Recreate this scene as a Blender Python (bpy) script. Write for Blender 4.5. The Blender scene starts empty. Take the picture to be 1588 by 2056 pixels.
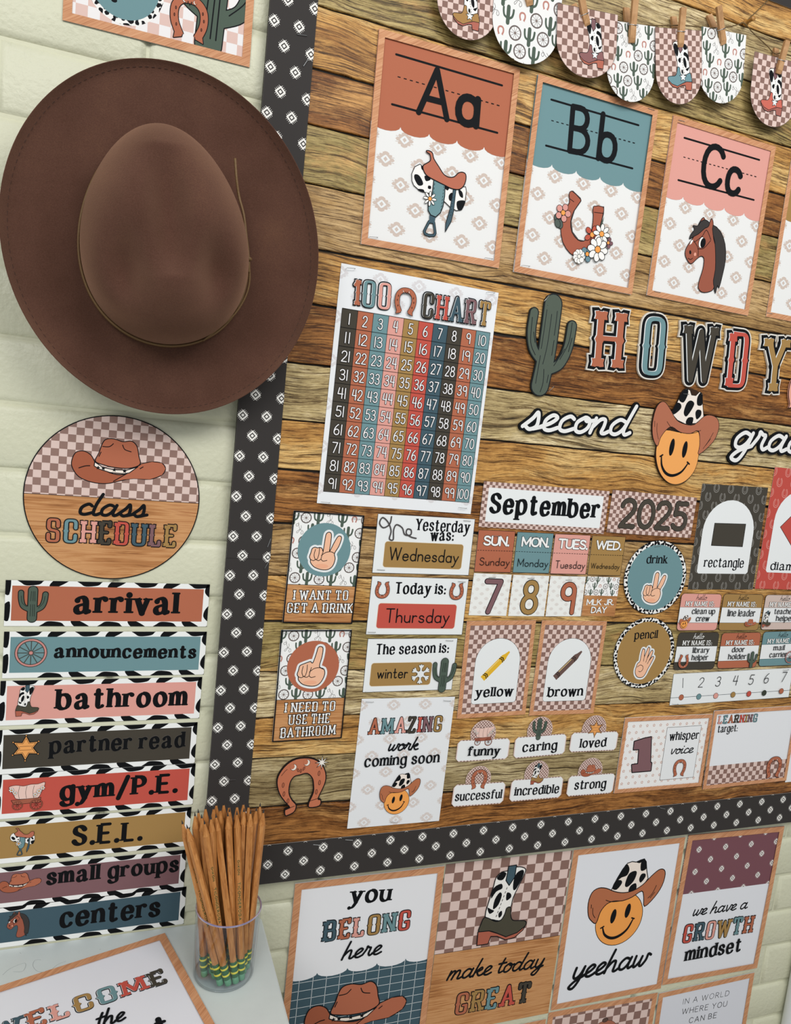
import bpy, math, random
import numpy as np
from mathutils import Matrix, Vector
random.seed(7)
scene = bpy.context.scene
COL = scene.collection
# ------------------------------------------------------------------ camera
D = 0.9            # camera to board face
ZC = 0.75 + 0.67121  # eye height (table top at 0.75)
WY = 0.012         # wall face lies this far behind the board face
CX = Vector((0.935132, -0.338496, 0.104637)); CY = Vector((-0.056072, 0.15022, 0.987061)); CZ = Vector((-0.349835, -0.9289, 0.121495))
FOC = 1506.8
cam = bpy.data.cameras.new('camera'); camo = bpy.data.objects.new('camera', cam); COL.objects.link(camo)
camo.matrix_world = Matrix(((CX.x, CY.x, CZ.x, 0), (CX.y, CY.y, CZ.y, -D), (CX.z, CY.z, CZ.z, ZC), (0, 0, 0, 1)))
cam.sensor_fit = 'VERTICAL'; cam.sensor_height = 24.0; cam.lens = 24.0 * FOC / 2056.0
cam.clip_start = 0.01
scene.camera = camo
# ------------------------------------------------------------------ light
wd = bpy.data.worlds.new('classroom_ambient'); scene.world = wd; wd.use_nodes = True
wd.node_tree.nodes['Background'].inputs[0].default_value = (0.93, 0.97, 1.0, 1)
wd.node_tree.nodes['Background'].inputs[1].default_value = 0.45
def area(name, loc, target, sx, sy, watts, col):
    l = bpy.data.lights.new(name, 'AREA'); l.shape = 'RECTANGLE'; l.size = sx; l.size_y = sy; l.energy = watts; l.color = col
    o = bpy.data.objects.new(name, l); COL.objects.link(o); o.location = loc
    o.rotation_euler = (Vector(target) - Vector(loc)).to_track_quat('-Z', 'Y').to_euler()
    return o
area('ceiling_lamp', (0.8, -1.75, 2.75), (0.5, 0, 1.2), 1.4, 0.8, 27, (1.0, 0.985, 0.955))
area('ceiling_lamp', (-1.2, -2.4, 2.75), (0.3, 0, 1.3), 1.4, 0.8, 30, (1.0, 0.985, 0.955))
vs = scene.view_settings
vs.view_transform = 'Standard'; vs.look = 'None'; vs.exposure = 0.0; vs.gamma = 1.0; vs.use_curve_mapping = False
# ------------------------------------------------------------------ helpers
def lin(h):
    h = h.lstrip('#'); c = [int(h[i:i+2], 16) / 255 for i in (0, 2, 4)]
    return tuple((x / 12.92 if x <= .04045 else ((x + .055) / 1.055) ** 2.4) for x in c) + (1,)
MATS = {}
def ink(h, rough=.55):
    k = ('ink', h, rough)
    if k not in MATS:
        m = bpy.data.materials.new('print_' + h.strip('#')); m.use_nodes = True
        b = m.node_tree.nodes['Principled BSDF']; b.inputs['Base Color'].default_value = lin(h)
        b.inputs['Roughness'].default_value = rough; b.inputs['Specular IOR Level'].default_value = .06
        MATS[k] = m
    return MATS[k]
def nodes(name):
    m = bpy.data.materials.new(name); m.use_nodes = True
    return m, m.node_tree, m.node_tree.nodes, m.node_tree.links, m.node_tree.nodes['Principled BSDF']
def ramp(N, stops):
    r = N.new('ShaderNodeValToRGB'); e = r.color_ramp.elements
    while len(e) < len(stops): e.new(.5)
    for el, (p, c) in zip(e, stops): el.position = p; el.color = lin(c)
    return r
def wood(name, stops, sc=(4, 40, 40), rot=0.0, detail=8, dist=1.6, rough=.6, bump=.15, fine=(1, 6, 6), fine_amt=.45, knots=False):
    m, T, N, L, B = nodes(name)
    tc = N.new('ShaderNodeTexCoord'); mp = N.new('ShaderNodeMapping'); L.new(tc.outputs['Object'], mp.inputs[0])
    mp.inputs['Rotation'].default_value = (0, rot, 0)
    oi = N.new('ShaderNodeObjectInfo'); vm = N.new('ShaderNodeVectorMath'); vm.operation = 'SCALE'
    vm.inputs[0].default_value = (7.3, 3.1, 5.7); L.new(oi.outputs['Random'], vm.inputs['Scale'])
    ad = N.new('ShaderNodeVectorMath'); L.new(mp.outputs[0], ad.inputs[0]); L.new(vm.outputs[0], ad.inputs[1])
    m2 = N.new('ShaderNodeMapping'); m2.inputs['Scale'].default_value = sc; L.new(ad.outputs[0], m2.inputs[0])
    n1 = N.new('ShaderNodeTexNoise'); n1.inputs['Scale'].default_value = 1.0; n1.inputs['Detail'].default_value = detail
    n1.inputs['Roughness'].default_value = .62; n1.inputs['Distortion'].default_value = dist; L.new(m2.outputs[0], n1.inputs['Vector'])
    m3 = N.new('ShaderNodeMapping'); m3.inputs['Scale'].default_value = [a * b for a, b in zip(sc, fine)]; L.new(ad.outputs[0], m3.inputs[0])
    n2 = N.new('ShaderNodeTexNoise'); n2.inputs['Scale'].default_value = 1.0; n2.inputs['Detail'].default_value = 5
    n2.inputs['Distortion'].default_value = dist * .5; L.new(m3.outputs[0], n2.inputs['Vector'])
    mx = N.new('ShaderNodeMix'); mx.data_type = 'FLOAT'; mx.inputs[0].default_value = fine_amt
    L.new(n1.outputs['Fac'], mx.inputs[2]); L.new(n2.outputs['Fac'], mx.inputs[3])
    last = mx.outputs[0]
    if knots:
        n3 = N.new('ShaderNodeTexNoise'); n3.inputs['Scale'].default_value = 9; n3.inputs['Detail'].default_value = 2; L.new(ad.outputs[0], n3.inputs['Vector'])
        wv = N.new('ShaderNodeMath'); wv.operation = 'MULTIPLY_ADD'; wv.inputs[1].default_value = .45; wv.inputs[2].default_value = -.225
        L.new(n3.outputs['Fac'], wv.inputs[0]); a2 = N.new('ShaderNodeMath'); L.new(last, a2.inputs[0]); L.new(wv.outputs[0], a2.inputs[1]); last = a2.outputs[0]
    r = ramp(N, stops); L.new(last, r.inputs[0]); L.new(r.outputs[0], B.inputs['Base Color'])
    B.inputs['Roughness'].default_value = rough; B.inputs['Specular IOR Level'].default_value = .25
    if bump:
        bp = N.new('ShaderNodeBump'); bp.inputs['Strength'].default_value = bump; bp.inputs['Distance'].default_value = .001
        L.new(last, bp.inputs['Height']); L.new(bp.outputs[0], B.inputs['Normal'])
    return m
def simple(name, h, rough=.5, metal=0, bump=0, bscale=200, spec=.5, sheen=0, var=None):
    m, T, N, L, B = nodes(name); B.inputs['Base Color'].default_value = lin(h)
    B.inputs['Roughness'].default_value = rough; B.inputs['Metallic'].default_value = metal; B.inputs['Specular IOR Level'].default_value = spec
    if bump or var:
        tc = N.new('ShaderNodeTexCoord'); n = N.new('ShaderNodeTexNoise'); n.inputs['Scale'].default_value = bscale; n.inputs['Detail'].default_value = 6
        L.new(tc.outputs['Object'], n.inputs['Vector'])
        if bump:
            b = N.new('ShaderNodeBump'); b.inputs['Strength'].default_value = bump; b.inputs['Distance'].default_value = .002
            L.new(n.outputs['Fac'], b.inputs['Height']); L.new(b.outputs[0], B.inputs['Normal'])
        if var:
            n2 = N.new('ShaderNodeTexNoise'); n2.inputs['Scale'].default_value = var[1]; n2.inputs['Detail'].default_value = 5
            L.new(tc.outputs['Object'], n2.inputs['Vector'])
            r = ramp(N, [(.3, h), (.7, var[0])]); L.new(n2.outputs['Fac'], r.inputs[0]); L.new(r.outputs[0], B.inputs['Base Color'])
    if sheen:
        B.inputs['Sheen Weight'].default_value = sheen; B.inputs['Sheen Roughness'].default_value = .5
    return m
def obj(name, verts, faces, mats, parent=None, mi=None, smooth=False):
    me = bpy.data.meshes.new(name); me.from_pydata([tuple(v) for v in verts], [], faces)
    for m in (mats if isinstance(mats, (list, tuple)) else [mats]): me.materials.append(m)
    if mi is not None: me.polygons.foreach_set('material_index', mi)
    if smooth: me.polygons.foreach_set('use_smooth', [True] * len(me.polygons))
    me.update(); o = bpy.data.objects.new(name, me); COL.objects.link(o)
    if parent: o.parent = parent
    return o
def tag(o, label, cat, group=None, kind=None):
    o['label'] = label; o['category'] = cat
    if group: o['group'] = group
    if kind: o['kind'] = kind
    return o
def empty(name, M, label, cat, group=None):
    o = bpy.data.objects.new(name, None); COL.objects.link(o); o.empty_display_size = .02; o.matrix_world = M
    return tag(o, label, cat, group)
def box(x0, x1, y0, y1, z0, z1, V, F, bev=0):
    b = len(V)
    V += [(x0, y0, z0), (x1, y0, z0), (x1, y1, z0), (x0, y1, z0), (x0, y0, z1), (x1, y0, z1), (x1, y1, z1), (x0, y1, z1)]
    F += [[b+i for i in f] for f in ((0, 3, 2, 1), (4, 5, 6, 7), (0, 1, 5, 4), (1, 2, 6, 5), (2, 3, 7, 6), (3, 0, 4, 7))]
def tube(pts, r, V, F, n=8, closed=False, rs=None):
    pts = [Vector(p) for p in pts]; b = len(V); m = len(pts); up = Vector((.3, .2, 1))
    for i, p in enumerate(pts):
        a = pts[(i - 1) % m] if closed or i else p; c = pts[(i + 1) % m] if closed or i < m - 1 else p
        t = (c - a).normalized(); s = t.cross(up)
        if s.length < 1e-4: s = t.cross(Vector((1, 0, 0)))
        s.normalize(); w = s.cross(t); rr = rs[i] if rs else r
        for k in range(n):
            q = 2 * math.pi * k / n; V.append(p + s * (rr * math.cos(q)) + w * (rr * math.sin(q)))
    for i in range(m if closed else m - 1):
        j = (i + 1) % m
        for k in range(n):
            l = (k + 1) % n; F.append([b+i*n+k, b+i*n+l, b+j*n+l, b+j*n+k])
    if not closed: F.append([b+k for k in range(n)][::-1]); F.append([b+(m-1)*n+k for k in range(n)])
def spline(P, closed=False, n=7):
    P = [tuple(p) for p in P]; m = len(P)
    if m < 3 and not closed: return P
    out = []; d = len(P[0])
    for i in range(m if closed else m - 1):
        p0 = P[(i-1) % m] if closed or i else P[0]; p1 = P[i]; p2 = P[(i+1) % m]; p3 = P[(i+2) % m] if closed or i + 2 < m else P[-1]
        for k in range(n):
            t = k / n; t2 = t*t; t3 = t2*t
            out.append(tuple(.5 * (2*p1[q] + (p2[q]-p0[q])*t + (2*p0[q]-5*p1[q]+4*p2[q]-p3[q])*t2 + (3*p1[q]-p0[q]-3*p2[q]+p3[q])*t3) for q in range(d)))
    if not closed: out.append(P[-1])
    return out
# pixels of the photograph -> rays -> points on real planes (wall, board, table)
def ray(px, py):
    return CX * ((px - 794) / FOC) - CY * ((py - 1028) / FOC) - CZ
EYE = Vector((0, -D, ZC))
def hit(px, py, O, n):
    d = ray(px, py); return EYE + d * ((O - EYE).dot(n) / d.dot(n))
def onwall(px, py, y=0.0): return hit(px, py, Vector((0, y, 0)), Vector((0, 1, 0)))
def ondesk(px, py, z=.75): return hit(px, py, Vector((0, 0, z)), Vector((0, 0, 1)))
def Zm(x0, y0, s): return lambda x, y: (x0 + x / s, y0 + y / s)
Z1 = Zm(0, 0, 2.391); Z2 = Zm(700, 0, 3.5766); Z3 = Zm(1000, 0, 2.7007); Z4 = Zm(1000, 300, 2.7007); Z5 = Zm(630, 520, 4.0316)
Z6 = Zm(1010, 560, 2.7474); Z7 = Zm(0, 820, 2.8545); Z8 = Zm(0, 1500, 2.8357); Z9 = Zm(530, 1000, 3.693); Z10 = Zm(900, 950, 3.176)
Z11 = Zm(1220, 950, 4.2826); Z12 = Zm(520, 1230, 3.97); Z13 = Zm(890, 1240, 2.275); Z15 = Zm(560, 1640, 2.6467); Z16 = Zm(1060, 1580, 3.0076)
Z19 = Zm(1388, 0, 7.91); Z20 = Zm(0, 1820, 3.781); ZZ = Zm(0, 0, 1)
# ------------------------------------------------------------------ palette
TC, BL, PK, TN, DK, RD, NV, MV = '#B26A50', '#6F9196', '#DD9F94', '#A4824F', '#47423A', '#C2564A', '#455C67', '#805F63'
GR, OR, WH, BK, SK = '#515F54', '#F2A355', '#E6E9EA', '#15171A', '#F0BC9C'
CKL, CKD, AZ = '#DDC5BD', '#8A6C63', '#CDBDB3'
BR8 = [TC, BL, PK, DK, RD, NV, MV, TN]
WOODP = wood('printed_wood_frame', [(.3, '#9C6242'), (.47, '#C58A62'), (.6, '#D9A47C'), (.75, '#B47850')], sc=(14, 14, 260), rot=.6, bump=0, fine_amt=.5)
WOODQ = wood('printed_wood_panel', [(.3, '#7A4A28'), (.44, '#B47B4A'), (.56, '#CF9A68'), (.72, '#A86C40')], sc=(9, 9, 150), bump=0, fine_amt=.45, knots=True)
STEEL = simple('staple_steel', '#B9BBBD', .3, 1)
# ------------------------------------------------------------------ flat print (each shape a thin layer of ink on its sheet)
class Card:
    def __init__(s, name, label, cat, c=None, y=-.0006, group=None, desk=False, tb=None, org=None, ex=None, W=0, H=0):
        """c = TL, TR, BL, BR pixels of the photo"""
        if desk: O = Vector((0, 0, .7502)); n = Vector((0, 0, 1))
        else: O = Vector((0, y, 0)); n = Vector((0, -1, 0))
        s.O, s.n = O, n
        if c:
            P = [hit(p[0], p[1], O, n) for p in c]
            ex = ((P[1]-P[0]) + (P[3]-P[2])).normalized(); ey = ex.cross(-n)
            ctr = (P[0]+P[1]+P[2]+P[3]) / 4
            s.W = ((P[1]-P[0]).length + (P[3]-P[2]).length) / 2; s.H = ((P[0]-P[2]).length + (P[1]-P[3]).length) / 2
            org = ctr - ey * (s.H / 2)
        elif tb:  # top left, top right, bottom-most point
            P = [hit(p[0], p[1], O, n) for p in tb]
            ex = (P[1]-P[0]).normalized(); ey = ex.cross(-n); s.W = (P[1]-P[0]).length; s.H = (P[0]-P[2]).dot(ey); org = (P[0]+P[1]) / 2 - ey * s.H
        else: s.W, s.H = W, H; ey = ex.cross(-n)
        s.ex, s.ey = ex, ey
        M = Matrix(((ex.x, -n.x, ey.x, org.x), (ex.y, -n.y, ey.y, org.y), (ex.z, -n.z, ey.z, org.z), (0, 0, 0, 1)))
        s.root = empty(name, M, label, cat, group); s.org = org
        s.h = .0004; s.V = []; s.F = []; s.MI = []; s.ML = []; s.dz = 1.6e-5; s.jk = 6e-6; s.us = 1.25e-5; s.tf = [(1, 0, 0, 1, 0, 0)]; s.clip = None; s.hold = False; s.q = 0
    def P(s, px, py=None):
        if py is None: px, py = px
        v = hit(px, py, s.O, s.n) - s.org; return (v.dot(s.ex), v.dot(s.ey))
    def mat(s, m):
        if isinstance(m, str): m = ink(m)
        if m not in s.ML: s.ML.append(m)
        return s.ML.index(m)
    def X(s, p):
        a, b, c, d, e, f = s.tf[-1]; return (a*p[0]+b*p[1]+e, c*p[0]+d*p[1]+f)
    def push(s, x, y, sc, rot=0, flip=False, sx=1):
        a, b, c, d, e, f = s.tf[-1]; co, si = math.cos(rot)*sc, math.sin(rot)*sc; k = (-1 if flip else 1) * sx
        A = (co*k, -si, si*k, co)
        s.tf.append((a*A[0]+b*A[2], a*A[1]+b*A[3], c*A[0]+d*A[2], c*A[1]+d*A[3], a*x+b*y+e, c*x+d*y+f))
    def pop(s): s.tf.pop()
    def sc(s):
        a, b, c, d, e, f = s.tf[-1]; return math.sqrt(abs(a*d-b*c))
    def raw(s, pts, mi, jit=0):
        if s.clip:
            cl = s.clip; m = len(cl)
            for i in range(m):
                ax, ay = cl[i]; bx, by = cl[(i+1) % m]; out = []; k = len(pts)
                if k == 0: return
                side = [(bx-ax)*(p[1]-ay)-(by-ay)*(p[0]-ax) for p in pts]
                for j in range(k):
                    p, q2, sp, sq = pts[j], pts[(j+1) % k], side[j], side[(j+1) % k]
                    if sp >= 0: out.append(p)
                    if (sp >= 0) != (sq >= 0):
                        t = sp/(sp-sq); out.append((p[0]+(q2[0]-p[0])*t, p[1]+(q2[1]-p[1])*t))
                pts = out
        if len(pts) < 3: return
        b = len(s.V); hh = -(s.h + jit)
        s.V += [(p[0], hh, p[1]) for p in pts]; s.F.append(list(range(b, b+len(pts)))); s.MI.append(mi)
    def step(s):
        if not s.hold: s.h += s.dz
    def poly(s, pts, m):
        s.raw([s.X(p) for p in pts], s.mat(m)); s.step()
    def rect(s, x0, y0, x1, y1, m): s.poly([(x0, y0), (x1, y0), (x1, y1), (x0, y1)], m)
    def rr(s, x0, y0, x1, y1, r, m, line=None, lw=.0008):
        P = []
        for cx, cy, a in ((x1-r, y0+r, -90), (x1-r, y1-r, 0), (x0+r, y1-r, 90), (x0+r, y0+r, 180)):
            P += [(cx+r*math.cos(math.radians(a+t)), cy+r*math.sin(math.radians(a+t))) for t in range(0, 91, 15)]
        s.poly(P, m)
        if line: s.line(P, lw, line, True)
        return P
    def ell(s, cx, cy, rx, ry, m, line=None, lw=.02, n=28, rot=0):
        co, si = math.cos(rot), math.sin(rot)
        P = [(cx+rx*math.cos(t)*co-ry*math.sin(t)*si, cy+rx*math.cos(t)*si+ry*math.sin(t)*co) for t in [2*math.pi*i/n for i in range(n)]]
        if m: s.poly(P, m)
        if line: s.line(P, lw, line, True)
        return P
    def line(s, pts, w, m, closed=False, cap=True):
        """w in current units; scalar or per-point list"""
        k = s.sc(); P = [s.X(p) for p in pts]; mi = s.mat(m); n = len(P)
        Wd = [x*k/2 for x in w] if isinstance(w, (list, tuple)) else [w*k/2]*n
        s.ribbon(P, Wd, mi, closed, cap); s.step()
    def ribbon(s, P, Wd, mi, closed=False, cap=True):
        q = [0]; n = len(P)
        P2 = [P[0]]; W2 = [Wd[0]]
        for i in range(1, n):
            if abs(P[i][0]-P2[-1][0])+abs(P[i][1]-P2[-1][1]) > 1e-7: P2.append(P[i]); W2.append(Wd[i])
        P, Wd = P2, W2; n = len(P)
        if closed and n > 2 and abs(P[0][0]-P[-1][0])+abs(P[0][1]-P[-1][1]) < 1e-7: P = P[:-1]; Wd = Wd[:-1]; n -= 1
        if n == 1: s.disc(P[0], Wd[0], mi); return
        segs = n if closed else n-1
        dr = []
        for i in range(segs):
            a, b = P[i], P[(i+1) % n]; dx, dy = b[0]-a[0], b[1]-a[1]; l = math.hypot(dx, dy); dr.append((dx/l, dy/l))
        def off(i, seg, at_start):
            d = dr[seg]; o = None
            if at_start: j = seg-1 if (seg > 0 or closed) else None
            else: j = (seg+1) % segs if (seg < segs-1 or closed) else None
            w = Wd[i]
            if j is not None:
                e = dr[j]; dot = d[0]*e[0]+d[1]*e[1]
                if dot > .6:
                    mx, my = d[0]+e[0], d[1]+e[1]; l = math.hypot(mx, my); mx /= l; my /= l; c = mx*d[0]+my*d[1]
                    return (-my*w/c, mx*w/c)
                if at_start: q.append(i)
            return (-d[1]*w, d[0]*w)
        for k in range(segs):
            i, j = k, (k+1) % n; o1 = off(i, k, True); o2 = off(j, k, False); a, b = P[i], P[j]
            s.raw([(a[0]-o1[0], a[1]-o1[1]), (b[0]-o2[0], b[1]-o2[1]), (b[0]+o2[0], b[1]+o2[1]), (a[0]+o1[0], a[1]+o1[1])], mi, (k % 2)*1.5e-6 + s.jk*k/segs)
        for k, i in enumerate(sorted(set(q[1:]))): s.disc(P[i], Wd[i], mi, 5e-6+(k % 2)*2e-6+s.jk*i/n)
        if not closed and cap: s.disc(P[0], Wd[0], mi, 9e-6); s.disc(P[-1], Wd[-1], mi, 1.15e-5+s.jk)
    def disc(s, p, r, mi, jit=4e-6):
        n = 10 if r < .003 else 18
        s.raw([(p[0]+r*math.cos(2*math.pi*i/n), p[1]+r*math.sin(2*math.pi*i/n)) for i in range(n)], mi, jit)
    def blob(s, pts, m, line=None, lw=.02, smooth=True, n=5):
        P = spline(pts, True, n) if smooth else pts
        if m: s.poly(P, m)
        if line: s.line(P, lw, line, True)
    def part(s, name, label=None):
        if not s.F: return None
        o = obj(name, s.V, s.F, s.ML, s.root, s.MI)
        if label: o['label'] = label
        s.V = []; s.F = []; s.MI = []; s.ML = []
        return o
    def solid(s, pts, m, edge, th=.0004, name='sheet', h0=0):
        """the sheet itself: real thickness"""
        pts = [s.X(p) for p in pts]; n = len(pts); V = [(p[0], -h0, p[1]) for p in pts] + [(p[0], -h0-th, p[1]) for p in pts]
        F = [list(range(n)), list(range(n, 2*n))[::-1]] + [[i, (i+1) % n, n+(i+1) % n, n+i] for i in range(n)]
        mm = [ink(edge) if isinstance(edge, str) else edge, ink(m) if isinstance(m, str) else m]
        o = obj(name, V, F, mm, s.root, [0, 1] + [0]*n); s.h = max(s.h, h0+th+1.5e-5); return o
    def sheet(s, m=WH, edge='#C9CBCB', th=.0004):
        return s.solid([(-s.W/2, 0), (s.W/2, 0), (s.W/2, s.H), (-s.W/2, s.H)], m, edge, th)
    def staple(s, a, b):
        a = s.P(*a); b = s.P(*b); dx, dy = b[0]-a[0], b[1]-a[1]; l = math.hypot(dx, dy); k = .0105 / l; cx, cy = (a[0]+b[0])/2, (a[1]+b[1])/2
        a = (cx-dx*k/2, cy-dy*k/2); b = (cx+dx*k/2, cy+dy*k/2); h = s.h
        V = []; F = []; tube([(a[0], 0, a[1]), (a[0], -h-.0005, a[1]), (b[0], -h-.0005, b[1]), (b[0], 0, b[1])], .0003, V, F, 5)
        obj('staple', V, F, STEEL, s.root)
# ------------------------------------------------------------------ lettering (stroke skeletons; cap height 1, x height .5)
G = {
'A':"M0,0 L.31,1 L.62,0 M.12,.34 L.5,.34", 'B':"M0,.53 L.2,.53 C.48,.53 .48,1 .2,1 L0,1 L0,0 L.2,0 C.56,0 .56,.53 .2,.53",
'C':"M.54,.8 C.42,1.08 0,1.08 0,.5 C0,-.08 .42,-.08 .54,.2", 'D':"M0,0 L0,1 L.15,1 C.7,1 .7,0 .15,0 L0,0",
'E':"M.45,1 L0,1 L0,0 L.45,0 M0,.52 L.38,.52", 'F':"M.43,1 L0,1 L0,0 M0,.52 L.36,.52",
'G':"M.55,.82 C.42,1.08 0,1.08 0,.5 C0,-.08 .56,-.1 .58,.22 L.58,.45 L.34,.45", 'H':"M0,0 L0,1 M.52,0 L.52,1 M0,.52 L.52,.52",
'I':"M.01,0 L.01,1", 'J':"M.35,1 L.35,.25 C.35,-.08 .02,-.08 0,.2", 'K':"M0,0 L0,1 M.48,1 L0,.4 M.16,.58 L.5,0", 'L':"M0,1 L0,0 L.42,0",
'M':"M0,0 L0,1 L.33,.2 L.66,1 L.66,0", 'N':"M0,0 L0,1 L.54,0 L.54,1", 'O':"M.32,1 C-.1,1 -.1,0 .32,0 C.74,0 .74,1 .32,1",
'P':"M0,0 L0,1 L.2,1 C.56,1 .56,.46 .2,.46 L0,.46", 'R':"M0,0 L0,1 L.2,1 C.54,1 .54,.5 .2,.5 L0,.5 M.2,.5 L.5,0",
'S':"M.45,.82 C.36,1.04 .02,1.06 .02,.76 C.02,.5 .48,.54 .48,.26 C.48,-.06 .1,-.06 0,.18", 'T':"M0,1 L.54,1 M.27,1 L.27,0",
'U':"M0,1 L0,.32 C0,-.1 .54,-.1 .54,.32 L.54,1", 'V':"M0,1 L.3,0 L.6,1", 'W':"M0,1 L.22,0 L.44,.95 L.66,0 L.88,1", 'X':"M0,1 L.5,0 M.5,1 L0,0", 'Y':"M0,1 L.27,.48 L.54,1 M.27,.48 L.27,0",
'Z':"M0,1 L.5,1 L0,0 L.5,0",
'a':"M.42,.5 L.42,0 M.42,.3 C.42,.56 0,.6 0,.25 C0,-.1 .42,-.06 .42,.2", 'b':"M0,1 L0,0 M0,.2 C0,-.1 .44,-.1 .44,.25 C.44,.6 0,.6 0,.3",
'c':"M.39,.4 C.3,.57 0,.57 0,.25 C0,-.07 .3,-.07 .39,.1", 'd':"M.42,1 L.42,0 M.42,.3 C.42,.58 0,.6 0,.25 C0,-.1 .42,-.08 .42,.2",
'e':"M.02,.26 L.42,.26 C.42,.58 0,.6 0,.25 C0,-.1 .34,-.06 .41,.1", 'f':"M.34,.9 C.3,1.04 .12,1.04 .12,.8 L.12,0 M0,.5 L.28,.5",
'g':"M.42,.5 L.42,-.16 C.42,-.46 .06,-.46 .02,-.24 M.42,.3 C.42,.58 0,.6 0,.25 C0,-.1 .42,-.08 .42,.2", 'h':"M0,1 L0,0 M0,.28 C.04,.58 .38,.6 .38,.28 L.38,0",
'i':"M0,.5 L0,0 M0,.74 L.001,.741", 'j':"M.1,.5 L.1,-.2 C.1,-.44 -.1,-.44 -.12,-.3", 'k':"M0,1 L0,0 M.34,.5 L0,.2 M.12,.3 L.36,0", 'l':"M0,1 L0,0",
'm':"M0,.5 L0,0 M0,.3 C.04,.56 .3,.58 .3,.3 L.3,0 M.3,.3 C.34,.56 .6,.58 .6,.3 L.6,0", 'n':"M0,.5 L0,0 M0,.28 C.04,.58 .38,.6 .38,.28 L.38,0",
'o':"M.22,.5 C-.07,.5 -.07,0 .22,0 C.51,0 .51,.5 .22,.5", 'p':"M0,.5 L0,-.42 M0,.2 C0,-.1 .44,-.1 .44,.25 C.44,.6 0,.6 0,.3",
'r':"M0,.5 L0,0 M0,.28 C.02,.46 .14,.54 .27,.45", 's':"M.32,.39 C.26,.54 .02,.54 .02,.38 C.02,.22 .34,.28 .34,.12 C.34,-.04 .06,-.04 0,.1",
't':"M.12,.82 L.12,.14 C.12,-.02 .26,-.02 .32,.06 M0,.5 L.28,.5", 'u':"M0,.5 L0,.22 C0,-.08 .38,-.08 .38,.22 M.38,.5 L.38,0",
'v':"M0,.5 L.2,0 L.4,.5", 'w':"M0,.5 L.15,0 L.3,.48 L.45,0 L.6,.5", 'y':"M0,.5 L.2,.02 M.4,.5 L.2,.02 C.1,-.3 .04,-.42 -.08,-.36",
'0':"M.26,1 C-.09,1 -.09,0 .26,0 C.61,0 .61,1 .26,1", '1':"M.01,0 L.01,1", '2':"M0,.76 C.02,1.08 .48,1.08 .44,.7 C.42,.48 .12,.24 0,0 L.46,0",
'3':"M.02,.84 C.1,1.06 .44,1.04 .42,.76 C.4,.54 .26,.52 .16,.53 C.34,.54 .48,.46 .46,.26 C.44,-.06 .08,-.06 0,.16", '4':"M.1,1 L0,.42 L.46,.42 M.38,1 L.38,0",
'5':"M.44,1 L.08,1 L.04,.56 C.2,.68 .48,.62 .46,.3 C.44,-.06 .1,-.06 0,.14", '6':"M.36,1 C.1,.8 0,.5 0,.28 C0,-.1 .46,-.1 .46,.28 C.46,.6 .06,.62 .02,.32",
'7':"M0,1 L.44,1 L.14,0", '8':"M.24,.54 C-.04,.56 -.04,1 .24,1 C.52,1 .52,.56 .24,.54 C-.1,.52 -.1,0 .24,0 C.58,0 .58,.52 .24,.54",
'9':"M.42,.7 C.4,.4 0,.4 0,.72 C0,1.08 .42,1.08 .42,.72 L.42,0", '.':"M.02,.02 L.021,.021", ':':"M.02,.04 L.021,.041 M.02,.42 L.021,.421", '/':"M0,-.15 L.4,1.05", "'":"M.02,1 L0,.82"}
SER = dict(G); SER['a'] = "M.05,.4 C.1,.54 .36,.56 .36,.3 L.36,.12 C.36,0 .42,-.02 .48,.05 M.36,.28 C.2,.27 .02,.24 .02,.11 C.02,-.05 .3,-.04 .36,.14"
SER['.'] = "M.04,.05 L.041,.051"
SLB = dict(G)
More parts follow.
